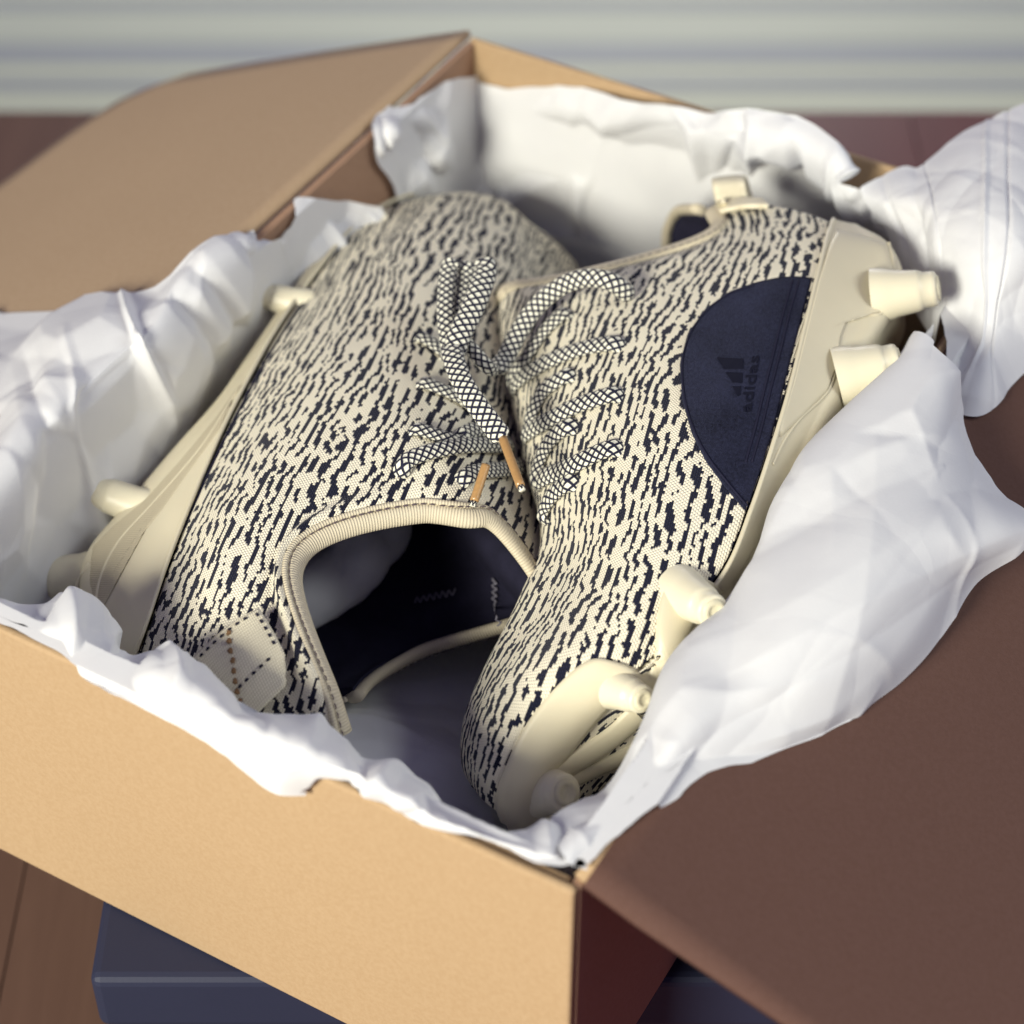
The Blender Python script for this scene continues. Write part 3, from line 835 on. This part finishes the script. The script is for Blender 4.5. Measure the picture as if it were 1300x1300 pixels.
# ---------- sole builder
def build_sole(name, root, v0, o1, o2, v1, mat, nu=220, lip=0.0012, ribs=None):
    """v0/v1: joint of knit and sole on the near and far side, o1/o2: outer edges of the sole"""
    n = len(v0)
    C = []
    for i in range(n):
        A, B_, C_, D = map(np.asarray, (v0[i], o1[i], o2[i], v1[i]))
        nn = nrmz(np.cross(v0[min(n - 1, i + 1)] - v0[max(0, i - 1)], B_ - A)) if True else 0
        C.append([A, A * .65 + B_ * .35, A * .3 + B_ * .7, B_, B_ * .8 + C_ * .2, (B_ + C_) / 2, B_ * .2 + C_ * .8, C_, (C_ + D) / 2, D])
    G = spline_grid(np.array(C), nu, 64)
    return G
def add_grid(name, G, mat, root, solid=0.0, off=-1.0, uvm=True):
    UV = arc_uv(G).reshape(-1, 2)
    o = mesh_obj(name, G.reshape(-1, 3), grid_faces(G.shape[0], G.shape[1]), mat, root, uv=UV)
    if solid:
        m = o.modifiers.new("thickness", 'SOLIDIFY'); m.thickness = solid; m.offset = off
    return o
def outward(G, cen_axis):
    N_ = vnormals(G)
    s_ = np.sign((N_ * (G - cen_axis)).sum(-1).mean())
    return N_ * s_

# left sole: outer edge in photo positions, per station
oL = [(120, 880, -60), (128, 822, -52), (108, 752, -50), (118, 700, -48), (168, 640, -46), (226, 572, -42), (280, 512, -38), (318, 458, -38), (352, 408, -34), (390, 352, -33), (434, 298, -34), (478, 264, -42), (520, 249, -54), (556, 250, -72)]
v0L = [np.array(ringsL[i][0]) for i in range(14)]
v1L = [np.array(ringsL[i][9]) for i in range(14)]
o1L = [P3(*q) for q in oL]
o2L = [o1L[i] + (v1L[i] - v0L[i]) * 0.94 for i in range(14)]
# lip slightly proud of the knit
def lipped(v0, rings, k, amt):
    out = []
    for i in range(len(v0)):
        out.append(v0[i])
    return out
GSL = build_sole("s", lb, v0L, o1L, o2L, v1L, M_SOLE)
def make_proud(G, upperG, amt=0.0016):
    N_ = vnormals(G)
    cen_ = upperG.reshape(-1, 3).mean(0)
    if ((G - cen_) * N_).sum(-1).mean() < 0: N_ = -N_
    return G + N_ * amt, N_
GSLp, NSL = make_proud(GSL, GL)
add_grid("sole_plate", GSLp, M_SOLE, lb, 0.0005, 0 )
FSL = grid_faces(*GSLp.shape[:2]); bvhSL = bvh_of(GSLp.reshape(-1, 3), FSL)
# raised bead where the plate meets the knit
bd, bn = GSLp[:, 0], NSL[:, 2]
tube("plate_edge", bd + bn * 0.0002, 0.0010, 0.0009, M_SOLE, lb, nrm=bn, seg=8, caps=True)

def stud(root, base, tip, r0, r1, name="stud"):
    base = np.asarray(base); tip = np.asarray(tip); ax = tip - base; h = np.linalg.norm(ax)
    ax = ax / h
    prof = [(-0.006, r0 * 1.22), (-0.002, r0 * 1.16), (0.001, r0 * 1.08), (h * .18, r0), (h * .6, (r0 + r1) / 2), (h * .70, r1 * 1.04), (h * .71, r1 * .99), (h * .90, r1 * .97), (h * .97, r1 * .93), (h * 1.0, r1 * .80)]
    o = lathe(name, base, ax, prof, M_STUD, root, 28)
    lathe("stud_tip", base + ax * (h * 1.0 + .0001), ax, [(-0.002, r1 * .76), (0.0006, r1 * .70), (0.0009, r1 * .42), (0.0003, r1 * .34), (0.0003, r1 * .1)], M_STUDEND, o, 20)
    return o
for (b_, t_, r0, r1) in [
    ((182, 645, -46), (118, 622, -42), 7.5, 6.6), ((378, 386, -32), (334, 374, -29), 6.5, 5.6), ((468, 284, -36), (430, 290, -33), 6.2, 5.4),
    ((112, 735, -62), (45, 735, -62), 10.0, 8.0)]:
    stud(lb, P3(*b_), P3(*t_), r0 / 1000, r1 / 1000)
# flex lines along the left plate
for pts in ([(120, 780), (128, 735), (150, 690), (190, 645), (230, 600), (262, 560), (300, 500), (335, 445)], [(96, 770), (100, 740), (112, 715)]):
    P, Nn = px_path(bvhSL, pts, 60, 0.0002)
    tube("plate_ridge", P, 0.0009, 0.0007, M_SOLE, lb, nrm=Nn, seg=6)

patch("ribbed_strip", bvhSL, [(112, 700), (140, 672), (180, 640), (225, 590), (275, 530), (318, 475), (345, 432), (346, 446), (318, 492), (280, 545), (240, 600), (205, 650), (165, 700), (138, 738), (128, 780), (112, 790), (108, 740)], 0.0006, M_SOLERIB, lb, rings=10, n=160, closed_spline=False)
# heel pull tab
def strip_patch(name, bvh, quad, lift, th, mat, root, nu=30, nv=20, bulge=0.0):
    """four corners in photo positions a,b,c,d; a->b is the long side"""
    a, b_, c_, d_ = [np.array(q, float) for q in quad]
    V = []
    last = hit(bvh, *((a + b_ + c_ + d_) / 4))
    for i in range(nu):
        s_ = i / (nu - 1)
        for j in range(nv):
            t = j / (nv - 1)
            q = (a * (1 - s_) + b_ * s_) * (1 - t) + (d_ * (1 - s_) + c_ * s_) * t
            h, nn = hit(bvh, *q)
            if h is None:
                pl = nrmz(np.array([0, -_c, _s])); r = ray(*q); t_ = ((last[0] - O) @ pl) / (r @ pl)
                h, nn = O + r * t_, last[1]
            last = (h, nn)
            V.append(h + nn * (lift + bulge * math.sin(math.pi * s_)))
    V = np.array(V).reshape(nu, nv, 3)
    for _ in range(4):
        V[1:-1, 1:-1] = (V[:-2, 1:-1] + V[2:, 1:-1] + V[1:-1, :-2] + V[1:-1, 2:]) / 4
    o = add_grid(name, V, mat, root, th, 0)
    return o, V
tabo, TV = strip_patch("heel_tab", bvhL, [(258, 838), (328, 786), (376, 862), (305, 930)], 0.0055, 0.0022, M_WEB, lb, bulge=0.002)
tv_n = vnormals(TV)
if tv_n[..., 1].mean() > 0: tv_n = -tv_n
def tab_path(ia, ja, ib, jb, n=24):
    P, N_ = [], []
    for t in np.linspace(0, 1, n):
        i = int(round(ia + (ib - ia) * t)); j = int(round(ja + (jb - ja) * t)); P.append(TV[i, j]); N_.append(tv_n[i, j])
    return np.array(P), np.array(N_)
for q in ((1, 1, 27, 1), (27, 1, 27, 12), (12, 12, 27, 12)):
    P, N_ = tab_path(*q)
    stitches("stitching", P, N_, 0.0012, 0.0016, 0.0016, 0.0006, M_THREADN, tabo)
P, N_ = tab_path(16, 1, 9, 18)
stitches("stitching", P, N_, 0.0012, 0.0022, 0.0014, 0.0011, M_THREADB, tabo)
# seam lines running along the knit above the plate
for off_, pts in enumerate(([(196, 775), (222, 700), (250, 634), (282, 565), (314, 502), (346, 444), (380, 390)],)):
    P, Nn = px_path(bvhL, pts, 90, 0.0002)
    tube("seam", P, 0.0006, 0.0005, M_THREADN, lb, nrm=Nn, seg=6)

# pale woven size marks inside the boot
def inner_marks(pts, root, r):
    bvh_in = bvh_of(GL.reshape(-1, 3), grid_faces(260, 150, keep=lambda i, j: j > 78))
    for pl in pts:
        P, Nn = px_path(bvh_in, pl, 14 * (len(pl)), 0.0045)
        tube("woven_mark", P, r, r * .5, M_THREADP, root, nrm=Nn, seg=6)
inner_marks([[(530, 776), (533, 769), (537, 775), (541, 767), (545, 773), (549, 765), (553, 771), (557, 763), (561, 769), (565, 761), (569, 767), (573, 759), (577, 764), (582, 756)],
             [(631, 782), (636, 778), (630, 774), (636, 769), (631, 765), (638, 761), (632, 757), (639, 752), (633, 748), (640, 743), (635, 739), (641, 734), (637, 729)]], lb, 0.00045)

# ---------- right boot
rb_ = tag(empty("football_boot"), "football boot on the right with a black suede side panel and its toe in front", "football boot", "pair of knitted football boots in the box")
RT = [
 [(1056, 283, 16), (1026, 271, 12), (988, 262, 8), (945, 260, 4), (905, 268, -2)],
 [(1046, 315, 22), (1015, 308, 20), (980, 299, 16), (946, 289, 10), (912, 288, 2)],
 [(1034, 360, 23), (991, 350, 23), (945, 336, 19), (908, 322, 12), (880, 311, 3)],
 [(1019, 420, 21), (960, 408, 22), (895, 382, 18), (832, 355, 9), (778, 341, -3)],
 [(1001, 488, 18), (926, 474, 20), (840, 438, 15), (762, 395, 5), (700, 358, -10)],
 [(978, 562, 13), (896, 540, 16), (806, 498, 11), (716, 440, -2), (640, 372, -22)],
 [(950, 642, 7), (872, 612, 11), (790, 572, 6), (706, 525, -8), (636, 460, -34)],
 [(918, 718, 0), (852, 688, 5), (785, 655, 1), (722, 618, -12), (662, 580, -38)],
 [(866, 785, -8), (818, 760, -2), (770, 735, -5), (725, 705, -17), (686, 680, -40)],
 [(815, 845, -15), (772, 820, -9), (730, 795, -12), (692, 770, -24), (658, 765, -44)],
 [(745, 880, -22), (708, 865, -17), (674, 848, -20), (644, 836, -32), (618, 848, -52)],
 [(688, 940, -34), (655, 924, -28), (627, 908, -31), (605, 898, -43), (592, 915, -62)],
 [(650, 1000, -46), (626, 985, -42), (606, 972, -46), (592, 962, -56), (588, 972, -72)],
 [(634, 1032, -62), (620, 1022, -60), (608, 1010, -62), (600, 998, -68), (600, 1000, -78)],
]
farR = [(888, 266, -12), (862, 268, -28), (848, 290, -42), (838, 330, -56), (770, 352, -58), (676, 380, -44)]
DR = nrmz(P3(870, 990, -95) - P3(740, 885, -30))
DRh = nrmz(np.array([0.012, 0.040, -0.060]))
wR = [34, 52, 62, 66, 68, 72, 76, 80, 84, 84, 82, 72, 50, 24]
ringsR = []
Dloc = []
for i, row in enumerate(RT):
    top = [P3(*q) for q in row]
    w_ = wR[i] / 1000
    t = min(1, max(0, (i - 3) / 4)); D = nrmz(DRh * (1 - t) + DR * t); Dloc.append(D)
    if i < 6: e = P3(*farR[i])
    else: e = top[4] + D * w_ * 0.5
    s0 = top[0] + D * w_
    low = []
    for k in range(5):
        t2 = k / 4
        low.append(e * (1 - t2) + s0 * t2 + D * 0.010 * math.sin(math.pi * t2) * (w_ / 0.07))
    ringsR.append(top + low)
upR, GR, loopR, loopRn, bvhR, idxR = build_upper("upper", ringsR, (0, 5), rb_, 70)
lp, _ = resample(np.hstack([loopR, loopRn]), 260)
lpP = smooth_open(lp[:, :3], 20); lpN = smooth_open(lp[:, 3:], 20); lpN /= np.linalg.norm(lpN, axis=1)[:, None]
back = np.array([GR[0, j] for j in range(idxR[3], idxR[2] - 1, -1)])
tube("collar_piping", lpP, 0.0040, 0.0024, M_PIPE, rb_, nrm=lpN, seg=14)
cen = lpP.mean(0); tq = np.gradient(lpP, axis=0); tq /= np.linalg.norm(tq, axis=1)[:, None]
outw = np.cross(lpN, tq); outw *= np.sign((outw * (lpP - cen)).sum(1))[:, None]
stitches("stitching", lpP + outw * 0.0041 + lpN * 0.0013, lpN, 0.0, 0.0022, 0.0012, 0.0004, M_THREAD, rb_)

# right sole
oR = [(1085, 290, 12), (1125, 315, 14), (1140, 365, 12), (1110, 420, 10), (1070, 490, 6), (1030, 560, 2), (988, 635, -4), (948, 712, -11), (898, 788, -18), (836, 856, -24), (760, 893, -28), (700, 950, -40), (660, 1008, -50), (642, 1038, -66)]
v0R = [np.array(r_[0]) for r_ in ringsR]; v1R = [np.array(r_[9]) for r_ in ringsR]
o1R = [P3(*q) for q in oR]
o2R = [o1R[i] + (v1R[i] - v0R[i]) * 0.94 for i in range(14)]
GSR = build_sole("s", rb_, v0R, o1R, o2R, v1R, M_SOLE)
GSRp, NSR = make_proud(GSR, GR)
kk = int(8.7 / 13 * 219)
add_grid("sole_plate", GSRp[:kk + 1], M_SOLE, rb_, 0.0005, 0)
add_grid("toe_underside", GSRp[kk:], M_KNIT, rb_, 0.0005, 0)
bvhSR = bvh_of(GSRp.reshape(-1, 3), grid_faces(*GSRp.shape[:2]))
tube("plate_edge", GSRp[:kk, 0] + NSR[:kk, 2] * 0.0002, 0.0010, 0.0009, M_SOLE, rb_, nrm=NSR[:kk, 2], seg=8)
_V = np.vstack([GSRp.reshape(-1, 3), GR.reshape(-1, 3)])
bvhRR = bvh_of(_V, grid_faces(*GSRp.shape[:2]) + grid_faces(GR.shape[0], GR.shape[1], off=GSRp.shape[0] * GSRp.shape[1]))
def band(name, A, B_, lift, root, n=120, m=12, mat=None):
    """raised moulded band between two edge lines given in photo positions"""
    a = spline(np.array(A, float), n); b_ = spline(np.array(B_, float), n)
    V = []; last = hit(bvhRR, *((a[n // 2] + b_[n // 2]) / 2))
    for i in range(n):
        row = []
        for j in range(m):
            t = j / (m - 1); x, y = a[i] * (1 - t) + b_[i] * t
            h, nn = hit(bvhRR, x, y)
            if h is None or abs(np.linalg.norm(h - O) - np.linalg.norm(last[0] - O)) > 0.03:
                pl = nrmz(np.array([0, -_c, _s])); r = ray(x, y); t_ = ((last[0] - O) @ pl) / (r @ pl); h, nn = O + r * t_, last[1]
            last = (h, nn); row.append(np.r_[h, nn])
        V.append(row)
    V = np.array(V)
    for _ in range(6):
        V[1:-1, 1:-1] = (V[:-2, 1:-1] + V[2:, 1:-1] + V[1:-1, :-2] + V[1:-1, 2:]) / 4
        V[1:-1, 0] = (V[:-2, 0] + V[2:, 0]) / 2; V[1:-1, -1] = (V[:-2, -1] + V[2:, -1]) / 2
    Pn = V[..., 3:] / (np.linalg.norm(V[..., 3:], axis=-1, keepdims=True) + 1e-9)
    prof = np.array([min(1.0, (math.sin(math.pi * (0.06 + 0.88 * j / (m - 1)))) ** 0.45) for j in range(m)])
    G = V[..., :3] + Pn * (lift * prof)[None, :, None]
    lo0 = V[:, :1, :3] - Pn[:, :1] * 0.002; lo1 = V[:, -1:, :3] - Pn[:, -1:] * 0.002
    G = np.concatenate([lo0, G, lo1], 1)
    return add_grid(name, G, mat or M_SOLE, root)
band("plate_rim", [(872, 728), (850, 735), (838, 762), (832, 800), (826, 846), (800, 845), (765, 836), (742, 842), (712, 866), (684, 897), (660, 932), (641, 975), (630, 1010), (634, 1040)],
     [(915, 748), (890, 775), (872, 800), (866, 835), (852, 872), (815, 884), (792, 884), (770, 897), (745, 926), (722, 955), (702, 980), (692, 1000), (694, 1015), (690, 1045)], 0.0034, rb_)
band("plate_strut", [(696, 975), (735, 948), (772, 922), (800, 895)], [(704, 995), (745, 970), (785, 942), (818, 912)], 0.0030, rb_, 60)
band("plate_strut", [(708, 990), (745, 972), (790, 950), (830, 930)], [(712, 1005), (750, 987), (795, 966), (836, 948)], 0.0028, rb_, 60)
band("plate_strut", [(640, 1030), (670, 1032), (700, 1034), (740, 1028)], [(645, 1050), (675, 1056), (705, 1056), (748, 1048)], 0.0028, rb_, 60)
for (bx, by, tx, ty, dz, r0, r1) in [
    (1128, 374, 1190, 366, 5, 9.2, 7.2), (1082, 474, 1142, 459, 5, 9.8, 7.6), (872, 756, 906, 776, 7, 8.0, 6.2),
    (782, 874, 816, 888, 6, 6.8, 5.4), (690, 1004, 718, 1006, 8, 8.2, 7.0)]:
    h, nn = hit(bvhRR, bx, by)
    print('STUD', bx, by, h * 1000, nn)
    zb = h[2] * 1000
    stud(rb_, h, P3(tx, ty, zb + dz), r0 / 1000, r1 / 1000)

# suede panel with its pressed mark
PO = [(1031, 353), (1010, 351), (985, 353), (958, 359), (925, 371), (895, 393), (873, 424), (863, 462), (866, 508), (878, 550), (896, 586), (920, 618), (940, 642), (949, 652), (957, 628), (970, 590), (982, 545), (994, 495), (1006, 448), (1019, 400)]
pt = patch("side_panel", bvhR, PO, 0.0008, M_SUEDE, rb_, rings=26, n=160, closed_spline=False)
pt["label"] = "black suede panel on the boot's side"
cP = np.array(PO, float).mean(0)
PI_ = [(np.array(q) - cP) * 0.955 + cP for q in PO]
P, Nn = px_path(bvhR, [tuple(q) for q in PI_[3:14]], 160, 0.0010)
tube("panel_seam", P, 0.0004, 0.0003, M_THREADN, pt, nrm=Nn, seg=6)
for dx in (-14, -22):
    P, Nn = px_path(bvhR, [(1028 + dx, 358), (1016 + dx, 400), (1004 + dx, 448), (992 + dx, 495), (980 + dx, 545), (968 + dx, 588)], 90, 0.0009)
    tube("panel_seam", P, 0.00045, 0.0004, M_THREADN, pt, nrm=Nn, seg=6)
# pressed bars and lettering, laid on the panel
bvhP = bvh_of([v.co[:] for v in pt.data.vertices], [tuple(p_.vertices) for p_ in pt.data.polygons])
def emb_poly(pts, name):
    V = []; F = []
    a, b_, c_, d_ = [np.array(q, float) for q in pts]
    n = 8
    for i in range(n):
        for j in range(n):
            s_, t = i / (n - 1), j / (n - 1)
            q = (a * (1 - s_) + b_ * s_) * (1 - t) + (d_ * (1 - s_) + c_ * s_) * t
            h, nn = hit(bvhP, *q); V.append(h + nn * 0.00025)
    mesh_obj(name, V, grid_faces(n, n), M_EMBOSS, pt)
emb_poly([(910, 454), (944, 456), (944, 469), (919, 469)], "pressed_bar")
emb_poly([(921, 473), (943, 474), (942, 487), (930, 486)], "pressed_bar")
emb_poly([(930, 491), (941, 491), (939, 503), (936, 503)], "pressed_bar")
cu = bpy.data.curves.new("word", 'FONT'); cu.body = "adidas"; cu.size = 1.0; cu.resolution_u = 3; cu.offset = 0.012
tmp = bpy.data.objects.new("word", cu); COL.objects.link(tmp)
dg = bpy.context.evaluated_depsgraph_get(); dg.update()
me = bpy.data.meshes.new_from_object(tmp.evaluated_get(dg)); bpy.data.objects.remove(tmp)
co = np.array([v.co[:] for v in me.vertices]); fc = [tuple(p_.vertices) for p_ in me.polygons]
wx = co[:, 0].max() - co[:, 0].min(); wy = 0.72
V = []
for x, y, z in co:
    s_ = (x - co[:, 0].min()) / wx      # reading direction, bottom to top
    t = y / wy
    px = 962 + s_ * 2 - t * 14 - (1 - s_) * 9; py = 524 - s_ * 72
    h, nn = hit(bvhP, px, py); V.append(h + nn * 0.00035)
mesh_obj("pressed_word", V, fc, M_EMBOSS, pt, smooth=False)
bpy.data.meshes.remove(me)

# heel cup panel outline and ridge on the sole's side
HC = patch("heel_cup", bvhSR, [(1062, 291), (1100, 300), (1127, 310), (1134, 340), (1128, 376), (1118, 397), (1095, 399), (1074, 408), (1065, 430), (1060, 470), (1048, 500), (1018, 530), (990, 556), (984, 553), (990, 530), (1003, 490), (1021, 420), (1038, 355), (1052, 312)], 0.0011, M_SOLE, rb_, rings=20, n=200, closed_spline=False)
P, Nn = px_path(bvhSR, [(1128, 308), (1134, 335), (1128, 375), (1118, 398), (1095, 399), (1073, 408), (1064, 430), (1060, 470), (1048, 500), (1015, 532), (995, 560), (980, 590)], 140, 0.0001)
tube("plate_ridge", P, 0.0008, 0.0007, M_SOLE, rb_, nrm=Nn, seg=6)
P, Nn = px_path(bvhSR, [(1075, 296), (1108, 308), (1116, 330), (1108, 368), (1090, 378), (1062, 384), (1048, 410), (1036, 450)], 100, 0.0001)
tube("plate_ridge", P, 0.0010, 0.0005, M_SOLE, rb_, nrm=Nn, seg=6)

# heel pull tab
o_, TVR = strip_patch("heel_tab", bvhR, [(912, 264), (968, 262), (976, 270), (918, 276)], 0.0026, 0.0022, M_WEB, rb_, bulge=0.001)
q = spline([P3(932, 266, 2), P3(928, 248, 7), P3(925, 232, 11), P3(925, 225, 8), P3(929, 232, 1), P3(934, 250, -6), P3(938, 264, -10)], 36)
tq = np.gradient(q, axis=0)
tube("heel_loop", q, 0.0070, 0.0009, M_WEB, rb_, nrm=np.cross(np.array([1.0, 0.0, 0.1]), tq), seg=14)

# ---------- laces
def lace(pts, bvh, root, wd=4.0, thk=1.8, lift=1.7, n=70, z=None):
    if z is None:
        P, Nn = px_path(bvh, pts, n, lift / 1000)
        P = smooth_open(P, 10)
        tt = np.linspace(0, 1, n); dip = np.clip(1 - tt / 0.10, 0, 1) ** 1.5 + np.clip(1 - (1 - tt) / 0.10, 0, 1) ** 1.5
        P = P - Nn * (dip * 0.0042)[:, None]
    else:
        P = spline([P3(a, b_, c_) for (a, b_, c_) in pts], n); Nn = np.tile(nrmz([0, -.72, .69]), (n, 1))
    return tube("lace", P, wd / 1000, thk / 1000, M_LACE, root, nrm=Nn, seg=18, taper=(0.55, 0.8, 0.95))
for pts in (
    [(726, 396), (708, 409), (689, 428), (674, 452), (658, 474), (648, 494)],
    [(793, 439), (766, 441), (732, 449), (701, 461), (671, 478), (648, 497)],
    [(730, 476), (711, 486), (692, 501), (680, 526), (676, 543)],
    [(791, 501), (766, 508), (735, 518), (708, 532), (682, 545), (664, 556)],
    [(733, 541), (714, 550), (698, 568), (688, 592), (682, 622)],
    [(791, 569), (766, 576), (741, 588), (714, 600), (694, 608), (684, 614)],
    [(733, 611), (712, 624), (698, 642), (692, 664)]):
    lace(pts, bvhR, rb_)
# raised lace end coming from the top eyelet into the bow
lace([(802, 377, 10), (776, 358, 17), (748, 353, 17), (720, 360, 13), (695, 376, 8), (674, 398, 3), (655, 428, -2), (641, 455, -6), (629, 470, -6)], None, rb_, 3.8, 2.4, z=1, n=90)
lace([(629, 470, -4), (618, 465, 2), (603, 448, 6), (586, 430, 8), (575, 418, 6)], None, rb_, 2.9, 2.1, z=1)
# bow loops standing up beside the tongue
lace([(577, 330, 18), (570, 342, 16), (567, 365, 14), (566, 400, 11), (569, 430, 8), (573, 455, 6)], None, rb_, 3.6, 2.2, z=1, n=80)
lace([(612, 331, 22), (616, 345, 21), (608, 372, 19), (597, 398, 16), (584, 424, 13), (575, 452, 9)], None, rb_, 4.6, 2.4, z=1, n=80)
lace([(590, 333, 15), (592, 352, 12), (588, 380, 10), (582, 410, 8), (576, 440, 6)], None, rb_, 3.4, 2.0, z=1, n=80)
lace([(573, 440, 12), (577, 460, 12), (588, 487, 11), (604, 512, 9), (622, 536, 6), (638, 557, 4)], None, rb_, 4.2, 1.7, z=1, n=80)
# knotted ends and side bars of the left boot
for pts in (
    [(531, 429), (548, 440), (566, 455)], [(529, 486), (551, 495), (575, 505), (597, 520), (615, 536)],
    [(520, 546), (548, 554), (572, 562), (600, 568)], [(582, 557), (600, 549), (620, 552)],
    [(582, 613), (600, 603), (622, 600), (649, 597), (664, 590)]):
    lace(pts, bvhL, lb, 3.4, 1.5)
lace([(508, 604), (516, 590), (536, 581), (562, 575), (590, 570), (625, 569), (652, 566)], bvhL, lb, 3.4, 2.0, 2.4)
def aglet(a, b_, root):
    P = np.linspace(a, b_, 14)
    o = tube("aglet", P, 0.0017, 0.0015, M_AGLET, root, seg=14)
    ax = nrmz(b_ - a)
    tube("lace_tip", np.linspace(b_ + ax * .0001, b_ + ax * 0.0022, 3), 0.0013, 0.0011, M_LACE, o, seg=10)
aglet(P3(638, 556, 4), P3(661, 617, 2), rb_)
aglet(P3(617, 590, 2), P3(602, 636, -5), lb)
